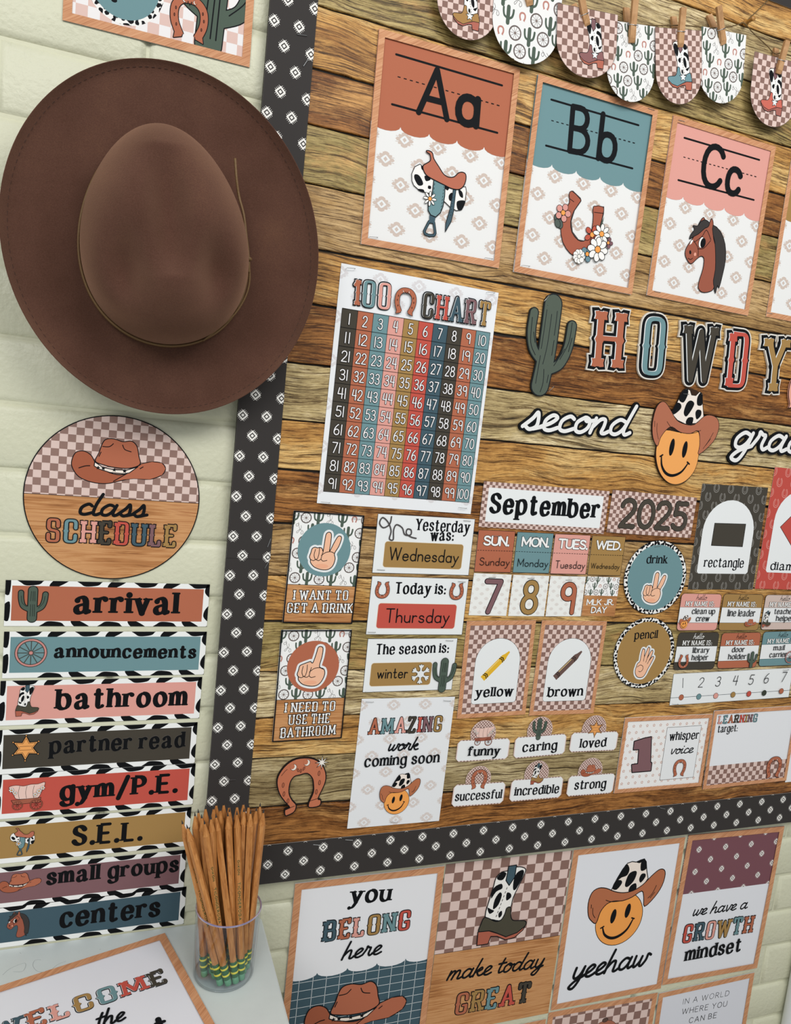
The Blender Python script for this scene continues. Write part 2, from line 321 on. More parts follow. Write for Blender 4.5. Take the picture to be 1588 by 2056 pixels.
SLB.update({'O':"M.25,1 C.04,1 0,.96 0,.8 L0,.2 C0,.04 .04,0 .25,0 C.46,0 .5,.04 .5,.2 L.5,.8 C.5,.96 .46,1 .25,1", 'C':"M.48,.66 L.48,.82 C.48,.96 .42,1 .25,1 C.04,1 0,.96 0,.8 L0,.2 C0,.04 .04,0 .25,0 C.42,0 .48,.04 .48,.18 L.48,.3",
'G':"M.48,.7 L.48,.82 C.48,.96 .42,1 .25,1 C.04,1 0,.96 0,.8 L0,.2 C0,.04 .04,0 .25,0 C.44,0 .48,.04 .48,.2 L.48,.4 L.3,.4", 'D':"M0,0 L0,1 L.3,1 C.46,1 .5,.96 .5,.8 L.5,.2 C.5,.04 .46,0 .3,0 L0,0",
'S':"M.46,.7 L.46,.82 C.46,.98 .4,1 .23,1 C.04,1 0,.98 0,.82 L0,.7 C0,.56 .06,.52 .23,.5 C.42,.48 .47,.44 .47,.3 L.47,.18 C.47,.02 .42,0 .23,0 C.04,0 0,.02 0,.18 L0,.3",
'U':"M0,1 L0,.2 C0,.04 .06,0 .27,0 C.48,0 .54,.04 .54,.2 L.54,1", 'B':"M0,.52 L.3,.52 C.44,.52 .46,.58 .46,.68 L.46,.84 C.46,.96 .42,1 .3,1 L0,1 L0,0 L.32,0 C.46,0 .5,.04 .5,.16 L.5,.34 C.5,.48 .46,.52 .32,.52",
'R':"M0,0 L0,1 L.3,1 C.46,1 .48,.96 .48,.84 L.48,.66 C.48,.54 .44,.5 .3,.5 L0,.5 M.28,.5 L.5,0", '0':"M.25,1 C.04,1 0,.96 0,.8 L0,.2 C0,.04 .04,0 .25,0 C.46,0 .5,.04 .5,.2 L.5,.8 C.5,.96 .46,1 .25,1",
'1':"M.0,.8 L.16,1 L.16,0", 'A':"M0,0 L.3,1 L.6,0 M.13,.36 L.47,.36", 'M':"M0,0 L.04,1 L.38,.2 L.72,1 L.76,0", 'W':"M0,1 L.2,0 L.42,.9 L.64,0 L.84,1", 'E':"M.42,.84 L.42,1 L0,1 L0,0 L.42,0 L.42,.16 M0,.52 L.3,.52",
'L':"M0,1 L0,0 L.42,0 L.42,.18", 'T':"M0,.8 L0,1 L.56,1 L.56,.8 M.28,1 L.28,0", 'Z':"M0,.84 L0,1 L.48,1 L0,0 L.48,0 L.48,.16"})
SC = {  # joined script: smooth strokes through points, last number = advance
'a':".38,.42 .2,.5 .04,.3 .06,.06 .2,0 .34,.16 .42,.48|.42,.5 .38,.14 .44,0 .56,.08|.56", 'c':".34,.42 .22,.5 .06,.34 .06,.08 .2,0 .4,.1|.4",
'd':".38,.42 .2,.5 .04,.3 .06,.06 .2,0 .34,.16 .42,.48|.5,1 .42,.5 .38,.14 .44,0 .56,.08|.56", 'e':"-.02,.1 .2,.24 .32,.42 .2,.5 .06,.32 .08,.06 .22,0 .4,.1|.4",
'g':".38,.42 .2,.5 .04,.3 .06,.06 .2,0 .34,.16 .42,.48|.42,.5 .36,-.1 .24,-.42 .06,-.34 .2,-.1 .5,.08|.5", 'h':".12,1 .04,.4 0,0|.02,.2 .18,.46 .3,.46 .32,.26 .32,.04 .4,0 .5,.08|.5",
'i':".08,.5 .04,.14 .1,0 .24,.08|.12,.72 .121,.721|.24", 'k':".12,1 .04,.4 0,0|.04,.22 .26,.48 .32,.36 .12,.24|.12,.24 .26,.02 .44,.06|.44", 'l':".14,1 .05,.5 .04,.1 .12,0 .24,.08|.24",
'm':".04,.5 0,0|.02,.2 .14,.46 .24,.46 .24,.26 .2,0|.22,.2 .34,.46 .46,.46 .48,.26 .46,.04 .54,0 .64,.08|.64", 'n':".04,.5 0,0|.02,.2 .16,.46 .28,.46 .3,.26 .28,.04 .36,0 .46,.08|.46",
'o':".2,.5 .04,.32 .06,.06 .2,0 .34,.16 .34,.4 .22,.5 .26,.38 .46,.42|.44", 'r':"0,.1 .1,.4 .1,.56 .2,.48 .28,.44 .26,.14 .34,0 .44,.08|.44", 's':"-.02,.08 .16,.36 .24,.56 .3,.34 .3,.1 .16,0 .04,.1|.24,.02 .44,.1|.42",
't':".14,.84 .06,.3 .1,.02 .26,.08|-.06,.54 .28,.58|.27", 'v':".04,.5 .1,.1 .18,0 .3,.3 .34,.5 .46,.44|.42", 'w':".04,.5 .04,.1 .12,0 .26,.2 .3,.44|.3,.44 .28,.08 .38,0 .5,.24 .52,.5 .64,.44|.6",
'y':".04,.5 .04,.14 .14,.02 .28,.16 .36,.5|.36,.5 .3,-.1 .16,-.42 .0,-.34 .16,-.1 .44,.08|.44"}
def parse(src):
    out = []; cur = None; toks = src.replace(',', ' ').replace('M', ' M ').replace('L', ' L ').replace('C', ' C ').split(); i = 0; cmd = None
    while i < len(toks):
        if toks[i] in 'MLC': cmd = toks[i]; i += 1; continue
        if cmd == 'C':
            a = [float(t) for t in toks[i:i+6]]; i += 6; p0 = cur[-1][:2]
            for k in range(1, 10):
                t = k/9; u = 1-t
                cur.append((u**3*p0[0]+3*u*u*t*a[0]+3*u*t*t*a[2]+t**3*a[4], u**3*p0[1]+3*u*u*t*a[1]+3*u*t*t*a[3]+t**3*a[5], 1 if k < 9 else 2))
        else:
            x, y = float(toks[i]), float(toks[i+1]); i += 2
            if cmd == 'M': cur = []; out.append(cur); cmd = 'L'
            cur.append((x, y, 0))
    return out
PG = {}
def glyph(font, ch):
    k = (font, ch)
    if k not in PG:
        if font == 'script':
            if ch == ' ': PG[k] = ([], .3)
            else:
                bits = SC[ch].split('|'); adv = float(bits[-1]); ps = []
                for b in bits[:-1]:
                    pts = [tuple(float(v) for v in q.split(',')) for q in b.split()]
                    ps.append([(x, y, 1) for x, y in (spline(pts, False, 5) if len(pts) > 2 else pts)])
                PG[k] = (ps, adv)
        else:
            if ch == ' ': PG[k] = ([], .3)
            else:
                ps = parse({'serif': SER, 'slab': SLB}.get(font, G)[ch]); adv = max(p[0] for q in ps for p in q)
                PG[k] = (ps, adv)
    return PG[k]
def layout(s, font, w, gap, xh):
    """glyph skeletons in units of cap height"""
    res = []; x = 0; lowx = 1.12 if font == 'serif' else 1
    for i, ch in enumerate(s):
        ps, adv = glyph(font, ch); low = ch.islower() and font != 'script'; kx = lowx if low else 1
        def f(p):
            X, Y = p[0]*kx, p[1]
            if low and xh != .5: Y = Y*xh/.5 if 0 <= Y <= .5 else (xh+(Y-.5)*(1-xh)/.5 if Y > .5 else Y*.85)
            return (X+x, Y, p[2])
        res.append((ch, [[f(p) for p in q] for q in ps])); x += adv*kx + (0 if font == 'script' else (gap if ch != ' ' else .06))
    return res, x - (0 if font == 'script' else gap)
def text(c, s, a, b, caph, font='print', w=.14, color=BK, cols=None, outline=None, ow=.06, gap=None, xh=None, slant=0, hl=None, px=True, shift=0, parts=None):
    """a, b: photo pixels of the two ends of the baseline; caph: cap height in photo pixels at a (px) or local metres"""
    if px:
        A = c.P(*a); Bp = c.P(*b); T = c.P(a[0] + caph*.1, a[1] - caph); h = abs(T[1]-A[1])
    else: A, Bp, h = a, b, caph
    if font == 'slab': gap = .40
    elif gap is None: gap = {'print': .12 + w*.8, 'serif': .10 + w*.9, 'script': 0}[font]
    if xh is None: xh = {'serif': .73}.get(font, .5)
    if font == 'script' and slant == 0: slant = .28
    L, W0 = layout(s, font, w, gap, xh)
    dx, dy = Bp[0]-A[0], Bp[1]-A[1]; width = math.hypot(dx, dy); ux, uy = dx/width, dy/width
    pad = w*.5 + (.06 if font in ('slab', 'serif') else 0)
    kx = width / ((W0 + 2*pad) * h)
    if font in ('slab', 'serif'): w = w*min(1.15, max(.6, kx))
    def tr(X, Y): X = (X+pad)*kx + Y*slant; return (A[0] + (X*ux - Y*uy)*h, A[1] + (X*uy + Y*ux)*h)
    if c.tf[-1] != (1, 0, 0, 1, 0, 0): raise Exception('text in local frame only')
    def draw(extra, colf, ofs=(0, 0)):
        hold0 = c.h
        for gi, (ch, ps) in enumerate(L):
            if not ps: continue
            hold = hold0 + (gi % 2)*10.4*c.us; nz = [0]
            def up(): c.h = hold + nz[0]*c.us; nz[0] = (nz[0]+1) % 10
            mi = c.mat(colf(gi)); off = (ofs[0]*h, ofs[1]*h)
            for q in ps:
                pts = [tr(p[0], p[1]) for p in q]; pts = [(p[0]+off[0], p[1]+off[1]) for p in pts]; n = len(pts)
                if n == 2 and abs(q[0][0]-q[1][0]) < .01 and abs(q[0][1]-q[1][1]) < .01:
                    up(); c.disc(pts[0], h*(w*(.62 if font != 'serif' else .52) + extra), mi); continue
                if font in ('print', 'script'):
                    up(); c.ribbon(pts, [h*(w/2+extra)]*n, mi); continue
                Wd = []
                for i in range(n):
                    p0 = q[max(i-1, 0)]; p1 = q[min(i+1, n-1)]
                    if font == 'serif' or font == 'slab':
                        # straight runs keep one width
                        vals = []
                        for (u, v) in ((q[i-1], q[i]) if i else (q[i], q[i+1]), (q[i], q[i+1]) if i < n-1 else (q[i-1], q[i])):
                            th = math.atan2(v[1]-u[1], v[0]-u[0]) - .35*(font == 'serif'); lo = .42 if font == 'serif' else .66
                            vals.append(lo + (1-lo)*abs(math.sin(th)))
                        Wd.append(h*(w*sum(vals)/2/2 + extra))
                CN = [(pts[0], Wd[0], 0)]; SF = set()
                # split at sharp corners so straight stems stay even
                st = 0
                for i in range(1, n):
                    cor = i == n-1
                    if not cor:
                        a1 = math.atan2(q[i][1]-q[i-1][1], q[i][0]-q[i-1][0]); a2 = math.atan2(q[i+1][1]-q[i][1], q[i+1][0]-q[i][0])
                        d = abs((a2-a1+math.pi) % (2*math.pi) - math.pi); cor = d > .7
                    if cor:
                        seg = pts[st:i+1]; ww = Wd[st:i+1]
                        if len(seg) == 2:
                            th = math.atan2(q[i][1]-q[st][1], q[i][0]-q[st][0]) - .35*(font == 'serif'); lo = .42 if font == 'serif' else .66
                            v = h*(w*(lo+(1-lo)*abs(math.sin(th)))/2+extra); ww = [v, v]
                        up(); c.ribbon(seg, ww, mi, cap=False); CN.append((pts[i], ww[-1], i)); st = i
                # serifs
                for i in range(n):
                    x, y = q[i][0], q[i][1]
                    yt = xh if ch.islower() else 1
                    onb = abs(y) < .01 or (ch in 'p' and y < -.3); ont = abs(y-yt) < .02 or abs(y-1) < .02
                    if not (onb or ont) or (ch.islower() and ch in 'ceosgt'): continue
                    st_ = []
                    for k in (i-1, i+1):
                        if 0 <= k < n and (q[k][2] == 0 or q[i][2] == 0 or k == i-1 and q[i][2] == 0):
                            ddx, ddy = q[k][0]-x, q[k][1]-y
                            if abs(ddy) > .25 and abs(ddx) < .8*abs(ddy): st_.append(abs(ddx) < .06)
                    if not st_: continue
                    if 0 < i < n-1 and len(st_) == 2 and not any(st_): continue
                    if ch in 'AVWMN' and 0 < i < n-1 and not any(st_): continue
                    if ch == 'M' and 0 < i < n-1 and x > .3 and y < .5: continue
                    if font == 'slab' and ch in 'EL' and x-min(p[0] for p in q) > .3: continue
                    if font == 'slab' and ch in 'TZ' and y > .9 and not (abs(x-q[0][0]-.28) < .02): 
                        continue
                    sl, sr = (w*.5+.03,)*2
                    if font == 'slab': sl = sr = (w*.5+.075)
                    if ch.islower() and y > .1 and ch not in 'vwyx': sr = w*.45
                    if ch.islower() and ch in 'uad' and onb: sl = w*.4
                    if ch.islower() and ch in 'mnh' and onb: sl *= .8; sr *= .8
                    tb = max(.085, w*.34) if font == 'serif' else .145
                    sgn = 1 if onb else -1
                    if font == 'serif':
                        P = [tr(x-sl, y+sgn*tb/2), tr(x+sr, y+sgn*tb/2)]
                        SF.add(i); up(); c.ribbon([(p[0]+off[0], p[1]+off[1]) for p in P], [h*(tb/2+extra)]*2, mi)
                    else:
                        e = extra/ max(kx, .3)
                        pl = [(-sl-.02-e, sgn*(tb)+sgn*extra), (-sl-e*.9, sgn*tb*.5), (-sl-.02-e, -sgn*extra), (-sl*.4, -sgn*(extra+.012)), (0, sgn*(tb*.22-extra)), (sr*.4, -sgn*(extra+.012)), (sr+.02+e, -sgn*extra), (sr+e*.9, sgn*tb*.5), (sr+.02+e, sgn*(tb+extra))]
                        P = [tr(x+u, y+v) for u, v in pl]
                        SF.add(i); up(); c.raw([(p[0]+off[0], p[1]+off[1]) for p in P], mi)
                for (pp_, ww_, i_) in CN:
                    if i_ not in SF or 0 < i_ < n-1: up(); c.disc(pp_, ww_, mi) if i_ not in SF else None
                if font == 'slab':  # spurs on upright stems
                    for i in range(n-1):
                        x0, y0, x1, y1 = q[i][0], q[i][1], q[i+1][0], q[i+1][1]
                        if abs(x0-x1) < .06 and abs(y0-y1) > .55 and min(y0, y1) < .45 < max(y0, y1) and ch not in 'MN':
                            xm = (x0+x1)/2; e = extra/max(kx, .3); r = w*.5+.055+e
                            P = [tr(xm-r, .5), tr(xm-w*.4, .5-.11-extra), tr(xm+w*.4, .5-.11-extra), tr(xm+r, .5), tr(xm+w*.4, .5+.11+extra), tr(xm-w*.4, .5+.11+extra)]
                            up(); c.raw([(p[0]+off[0], p[1]+off[1]) for p in P], mi)
                if font == 'serif' and (ch in 'acfrsgyCGSJ'):
                    for i in (0, n-1):
                        if q[1 if i == 0 else n-2][2] and n > 3:
                            x, y = q[i][0], q[i][1]
                            if ch in 'as' and i == n-1 and ch == 'a': continue
                            if ch == 'r' and i == 0: continue
                            if ch == 'g' and (i == 0 or y > 0): continue
                            if ch == 'f' and y < .5: continue
                            if ch == 'y' and i == 0: continue
                            if ch == 'c' and i == n-1: continue
                            if ch == 'a' and y < xh*.6: continue
                            up(); p = pts[i]; c.disc(p, h*(w*.46+extra), mi)
        c.h = hold0 + 21.6*c.us
    cf = (lambda g: cols[L_index(g)]) if cols else (lambda g: color)
    idx = {}; k = 0
    for g, (ch, ps) in enumerate(L):
        idx[g] = k
        if ps: k += 1
    def L_index(g): return idx[g] % len(cols)
    if outline: draw(ow, lambda g: outline)
    if hl: draw(0, lambda g: hl)
    draw(0, cf, (shift, -shift*.4) if hl else (0, 0))
# ------------------------------------------------------------------ pictures, drawn in a unit box (height 1, centred on 0,0)
def star(r1, r2, n=5, rot=90): return [((r1 if i % 2 == 0 else r2)*math.cos(math.radians(rot+i*180/n)), (r1 if i % 2 == 0 else r2)*math.sin(math.radians(rot+i*180/n))) for i in range(2*n)]
def cactus(c, col=GR, ln=BK, det=True, o=.022):
    T = [((0, -.42), (0, .36))], .24
    segs = [([(0, -.46), (0, .37)], .23), (spline([(-.08, -.2), (-.24, -.1), (-.3, .1), (-.31, .3)], False, 5), .12), (spline([(.08, -.22), (.24, -.12), (.31, .06), (.33, .26)], False, 5), .13)]
    if ln:
        for p, w in segs: c.line(p, w+2*o, ln)
    for p, w in segs[::-1]: c.line(p, w, col)
    if det and ln:
        for x in (-.05, .01, .06): c.line([(x, -.4), (x*.9, -.05)], .012, ln); c.line([(x, .05), (x*.8, .34)], .012, ln)
        c.line(spline([(-.15, -.12), (-.27, 0), (-.3, .2)], False, 5), .01, ln); c.line(spline([(.15, -.16), (.28, 0), (.32, .2)], False, 5), .01, ln)
def horseshoe(c, col=TC, ln=BK, det=True, w=.17, up=False, o=.02):
    P = spline([(-.2, -.42), (-.33, -.12), (-.33, .18), (-.2, .36), (0, .41), (.2, .36), (.33, .18), (.33, -.12), (.2, -.42)], False, 6)
    F = [[(-.34, -.5), (-.16, -.44), (-.14, -.34), (-.32, -.38)], [(.34, -.5), (.16, -.44), (.14, -.34), (.32, -.38)]]
    if ln:
        c.line(P, w+2*o, ln, cap=False)
        for f in F: c.line(f, 2*o, ln, True)
    c.line(P, w, col, cap=False)
    for f in F: c.poly(f, col)
    if det and ln:
        for (x, y) in ((-.29, -.2), (-.34, 0), (-.31, .16), (.29, -.2), (.34, 0), (.31, .16)): c.ell(x, y, .014, .035, '#7A4534', ln, .01, 10)
        for x in (-.12, .12):
            c.ell(x, .36, .04, .045, '#F1E3D8', ln, .008, 12); c.ell(x+.018, .37, .034, .038, col, None, .008, 12)
        for a in (-.04, 0, .04): c.ell(a, .3+abs(a), .012, .03, ln, None, .01, 8)
def wheel(c, col='#C98A84', ln=DK, o=.02, spokes=12, fill=None):
    c.ell(0, 0, .46, .46, fill, None); c.ell(0, 0, .45, .45, None, ln, .1, 26); 
    if o: c.ell(0, 0, .45, .45, None, col, .055, 26)
    for i in range(spokes):
        a = math.pi*2*i/spokes; c.line([(0, 0), (.42*math.cos(a), .42*math.sin(a))], .022, ln, cap=False)
    c.ell(0, 0, .07, .07, col, ln, .02, 12)
def lasso(c, ln='#5A5654', w=.03):
    c.line(spline([(-.3, .5), (-.2, .3), (-.34, .12), (-.44, .26), (-.28, .38), (-.1, .1), (.0, -.05), (-.2, -.35), (-.1, -.44), (.04, -.1), (.1, .1), (.02, .3)], False, 5), w, ln)
    c.line(spline([(0, -.05), (.14, -.1), (.3, -.12), (.4, -.3), (.3, -.44), (.2, -.34), (.24, -.16)], False, 5), w, ln)
def blobs(c, x0, y0, x1, y1, r, seed=1, n=None, m='#17181B'):
    R = random.Random(seed); w, h = x1-x0, y1-y0; nx = max(1, round(w/(r*2.1))); ny = max(1, round(h/(r*2.1)))
    c.hold = True
    for i in range(nx+1):
        for j in range(ny+1):
            cx = x0+(i+.5*(j % 2)+R.uniform(-.2, .2))*w/nx; cy = y0+(j+R.uniform(-.2, .2))*h/max(ny, 1); rr = r*R.uniform(.55, .85)
            P = []; ph = R.uniform(0, 6.28); e = R.uniform(1.1, 1.7); a0 = R.uniform(0, 3.14)
            for k in range(9):
                t = 2*math.pi*k/9; q = rr*(1+.24*math.sin(2*t+ph)+.2*math.sin(3*t+ph*2)); X, Y = q*math.cos(t)*e, q*math.sin(t)
                P.append((cx+X*math.cos(a0)-Y*math.sin(a0), cy+X*math.sin(a0)+Y*math.cos(a0)))
            c.poly(spline(P, True, 3), m)
    c.hold = False; c.step()
def norm(pts, cx, cy, s): return [((x-cx)/s, (cy-y)/s) for x, y in pts]
def cowhat_face(c, face=OR, o=.008):
    N = lambda p: norm(p, 575, 695, 500)
    fp = c.ell(*N([(558, 790)])[0], .305, .31, face, BK, o, 40)
    cr = N([(475, 612), (500, 550), (530, 495), (556, 464), (585, 458), (612, 464), (640, 455), (664, 451), (680, 470), (692, 520), (710, 572), (690, 600), (640, 628), (580, 640), (530, 636)])
    c.poly(cr, '#F0E4DA')
    for b in ([(500, 560), (530, 495), (552, 468), (575, 500), (565, 535), (530, 545)], [(645, 480), (655, 455), (676, 462), (688, 510), (655, 520)], [(560, 590), (575, 530), (612, 515), (628, 530), (615, 575), (580, 605)], [(480, 600), (495, 560), (530, 560), (538, 580), (510, 612)], [(650, 570), (660, 540), (685, 540), (690, 560), (665, 590)], [(590, 630), (600, 600), (632, 590), (640, 625), (610, 640)], [(615, 465), (640, 455), (660, 455), (640, 472)]): c.poly(spline(N(b), True, 4), BK)
    c.line(cr, o*1.3, BK, True)
    br = N([(350, 740), (338, 670), (352, 610), (390, 588), (440, 595), (500, 622), (560, 636), (620, 632), (680, 605), (730, 560), (775, 528), (808, 530), (824, 560), (815, 625), (775, 690), (716, 738), (700, 680), (680, 642), (620, 670), (560, 683), (500, 678), (458, 690), (425, 730), (408, 793), (375, 775)])
    c.blob(br, '#B46F4E', BK, o*1.3, n=3)
    for l in ([(372, 700), (378, 735), (395, 760)], [(360, 680), (362, 700)], [(730, 690), (755, 665), (775, 620)], [(745, 690), (770, 660)], [(450, 665), (490, 680), (560, 683)]): c.line(spline(N(l), False, 4), o, BK)
    for x, y in ((515, 768), (606, 748)): c.ell(*N([(x, y)])[0], .034, .084, BK, None, .01, 20, -.12)
    sm = spline(N([(455, 825), (475, 870), (520, 897), (570, 893), (620, 860), (652, 800)]), False, 6)
    n = len(sm); c.line(sm, [.014+.02*math.sin(math.pi*i/(n-1)) for i in range(n)], BK)
    c.line(N([(443, 828), (462, 820)]), .016, BK); c.line(N([(640, 795), (658, 802)]), .016, BK)
def hat(c, col=TC, o=.01, dark='#A55E45'):
    N = lambda p: norm(p, 688, 312, 500)
    c.blob(N([(440, 372), (434, 330), (450, 285), (490, 272), (530, 290), (560, 330), (620, 370), (700, 380), (760, 345), (800, 305), (860, 282), (915, 282), (940, 310), (925, 350), (860, 385), (770, 392), (700, 415), (630, 440), (550, 442), (480, 420)]), dark, BK, o, n=4)
    c.poly(N([(680, 415), (740, 362), (800, 305), (860, 282), (915, 282), (940, 310), (925, 350), (860, 385), (770, 392)]), col); c.line(N([(665, 422), (740, 362), (800, 305)]), o, BK)
    bd = N([(553, 325), (600, 350), (660, 356), (730, 348), (786, 322), (745, 362), (715, 372), (640, 374), (580, 362), (553, 348)])
    c.poly(bd, '#F1E5DA'); c.line(bd, o, BK, True)
    for x in (575, 603, 662, 718): c.push(*N([(x, 356)])[0], .026); c.poly(star(1, .45), BK); c.pop()
    cr = N([(556, 320), (570, 270), (582, 215), (600, 188), (640, 180), (690, 189), (735, 179), (768, 205), (785, 260), (796, 306), (740, 336), (660, 342), (600, 335)])
    c.blob(cr, col, BK, o, n=4)
    for l in ([(640, 208), (620, 228), (585, 232)], [(690, 208), (705, 232), (740, 240)], [(572, 290), (580, 265)], [(475, 370), (505, 355), (530, 350)], [(800, 330), (815, 318)]): c.line(spline(N(l), False, 4), o, BK)
def boot(c, foot='#4D4A3E', heel='#AE6350', flip=False, o=.012, tab=NV, st=None):
    N = lambda p: norm(p, 1208, 460, 400)
    sh = N([(1125, 318), (1150, 290), (1185, 285), (1230, 268), (1270, 275), (1282, 295), (1262, 360), (1240, 430), (1236, 480), (1200, 540), (1150, 535), (1104, 515), (1112, 420), (1120, 360)])
    c.poly(spline(sh, True, 3), '#F2F0EC')
    for b in ([(1130, 315), (1155, 290), (1178, 300), (1165, 330), (1140, 330)], [(1235, 300), (1265, 285), (1275, 310), (1250, 380), (1232, 385), (1225, 340)], [(1122, 370), (1160, 350), (1170, 375), (1140, 390), (1118, 425)], [(1140, 430), (1160, 395), (1175, 410), (1165, 460), (1140, 480)], [(1200, 400), (1222, 405), (1228, 425), (1205, 440)], [(1108, 470), (1130, 480), (1148, 490), (1125, 503)], [(1175, 505), (1190, 492), (1195, 515), (1182, 528)]): c.poly(spline(N(b), True, 3), BK)
    c.line(spline(sh, True, 3), o, BK, True)
    c.poly(N([(1183, 262), (1225, 258), (1228, 320), (1205, 362), (1182, 335)]), tab); c.line(N([(1183, 262), (1225, 258), (1228, 320), (1205, 362), (1182, 335)]), o, BK, True)
    for k in range(8): y = 372+k*20; c.line(N([(1196-k*4.2, y), (1194-k*4.2, y+9)]), .008, BK)
    fo = N([(1100, 520), (1130, 528), (1165, 545), (1195, 540), (1210, 510), (1215, 480), (1236, 478), (1245, 520), (1262, 547), (1300, 552), (1335, 558), (1340, 580), (1300, 615), (1240, 632), (1190, 610), (1140, 592), (1084, 592), (1088, 555)])
    c.blob(fo, foot, BK, o, n=3)
    he = N([(1080, 592), (1140, 592), (1190, 610), (1240, 632), (1300, 615), (1338, 585), (1330, 605), (1290, 640), (1240, 648), (1190, 625), (1155, 622), (1147, 660), (1087, 663), (1084, 630)])
    c.poly(he, heel); c.line(he, o, BK, True)
    if st:
        c.push(*N([(1178, 556)])[0], .1); c.poly(star(1, .45), WH); c.line(star(1, .45), .1, BK, True); c.pop()
def flower(c, col='#F4F2EE', ctr=OR, n=7, o=.05, pw=.15):
    for i in range(n):
        a = 2*math.pi*i/n; c.ell(.33*math.cos(a), .33*math.sin(a), .2, pw, col, BK, o*.7, 12, a)
    c.ell(0, 0, .15, .15, ctr, BK, o*.7, 12)
def saddle(c, o=.012):
    N = lambda p: norm(p, 638, 1410, 620)
    bl = N([(412, 1340), (405, 1290), (425, 1235), (465, 1208), (500, 1230), (600, 1310), (700, 1340), (780, 1320), (858, 1300), (868, 1330), (866, 1420), (845, 1475), (800, 1490), (740, 1470), (700, 1445), (600, 1400), (540, 1405), (480, 1398), (430, 1370)])
    c.poly(bl, '#F2F0EC')
    for b in ([(430, 1290), (465, 1290), (500, 1330), (500, 1355), (465, 1362), (430, 1320)], [(475, 1215), (500, 1230), (500, 1250), (480, 1240)], [(510, 1285), (550, 1285), (560, 1305), (525, 1320)], [(725, 1390), (745, 1365), (758, 1380), (750, 1425), (730, 1420)], [(800, 1330), (835, 1345), (845, 1385), (815, 1375)], [(800, 1420), (865, 1405), (855, 1460), (830, 1485), (805, 1470)], [(465, 1390), (510, 1385), (520, 1405), (480, 1402)], [(690, 1320), (720, 1335), (710, 1355), (690, 1345)], [(548, 1350), (570, 1350), (570, 1370), (548, 1370)]): c.poly(spline(N(b), True, 4), BK)
    c.line(bl, o*.7, BK, True)
    stp = N([(757, 1330), (780, 1335), (777, 1500), (765, 1580), (725, 1662), (722, 1600), (745, 1490)]); c.poly(stp, NV); c.line(stp, o*.7, BK, True)
    for k in range(7): c.ell(*N([(762-k*1.2, 1400+k*22)])[0], .005, .005, BK, None, .01, 6)
    c.line(N([(582, 1610), (550, 1685), (558, 1705), (595, 1712), (635, 1703), (642, 1685), (622, 1610)]), .036, BK, True); c.line(N([(582, 1610), (550, 1685), (558, 1705), (595, 1712), (635, 1703), (642, 1685), (622, 1610)]), .02, NV, True)
    c.poly(N([(580, 1560), (632, 1560), (628, 1615), (582, 1612)]), NV)
    fl = N([(588, 1300), (640, 1300), (684, 1312), (690, 1400), (684, 1480), (668, 1530), (632, 1568), (590, 1560), (565, 1530), (560, 1480), (585, 1420)]); c.poly(fl, BL); c.line(fl, o, BK, True)
    for k in range(8): c.line(N([(676, 1330+k*24), (676-k*1.0, 1342+k*24)]), .006, BK); 
    for k in range(6): c.line(N([(597, 1325+k*30), (596, 1338+k*30)]), .006, BK)
    se = N([(505, 1104), (530, 1100), (556, 1112), (572, 1150), (620, 1200), (665, 1245), (712, 1258), (755, 1245), (785, 1212), (820, 1200), (848, 1212), (852, 1260), (835, 1305), (800, 1332), (740, 1336), (680, 1322), (600, 1303), (530, 1282), (497, 1250), (490, 1215), (520, 1190), (545, 1165), (535, 1125), (510, 1115)])
    c.blob(se, '#B86E58', BK, o, n=3)
    c.push(*N([(570, 1443)])[0], .17); flower(c, n=8, pw=.09); c.pop()
def horse(c, o=.01):
    N = lambda p: norm(p, 1120, 575, 400)
    mn = N([(1140, 405), (1200, 430), (1245, 490), (1266, 570), (1262, 660), (1252, 735), (1238, 722), (1232, 768), (1215, 735), (1203, 700), (1205, 640), (1190, 560), (1170, 490), (1150, 455)])
    bd = N([(1064, 378), (1085, 392), (1112, 400), (1122, 373), (1138, 390), (1148, 440), (1160, 480), (1195, 540), (1212, 620), (1216, 735), (1190, 765), (1140, 777), (1108, 760), (1105, 720), (1118, 650), (1114, 595), (1090, 585), (1060, 610), (1040, 632), (1018, 636), (985, 605), (978, 575), (988, 545), (1012, 505), (1030, 470), (1040, 420)])
    c.blob(bd, '#9C5A48', BK, o, n=3); c.blob(mn, '#3F3B3A', BK, o, n=2)
    c.blob(N([(1112, 398), (1080, 388), (1050, 405), (1035, 430), (1003, 434), (1018, 452), (998, 482), (994, 508), (1020, 490), (1050, 470), (1085, 435), (1108, 420)]), '#3F3B3A', BK, o, n=3)
    c.ell(*N([(1078, 512)])[0], .045, .078, '#F2F0EC', BK, o*.7, 16, -.15); c.ell(*N([(1090, 513)])[0], .045, .07, BK, None, .01, 16, -.1)
    c.poly(N([(1000, 540), (1005, 515), (1022, 508), (1012, 530)]), '#F2F0EC')
    c.ell(*N([(1012, 578)])[0], .018, .028, BK, None, .01, 10, .3); c.ell(*N([(1047, 583)])[0], .02, .025, '#E9A793', None, .01, 10)
    for l in ([(1020, 510), (1060, 545), (1070, 590)], [(1028, 520), (1075, 480), (1100, 440), (1140, 485)], [(1060, 550), (1100, 540), (1140, 490)], [(1004, 612), (1022, 616), (1034, 606)]): c.line(spline(N(l), False, 4), o*.8, BK)
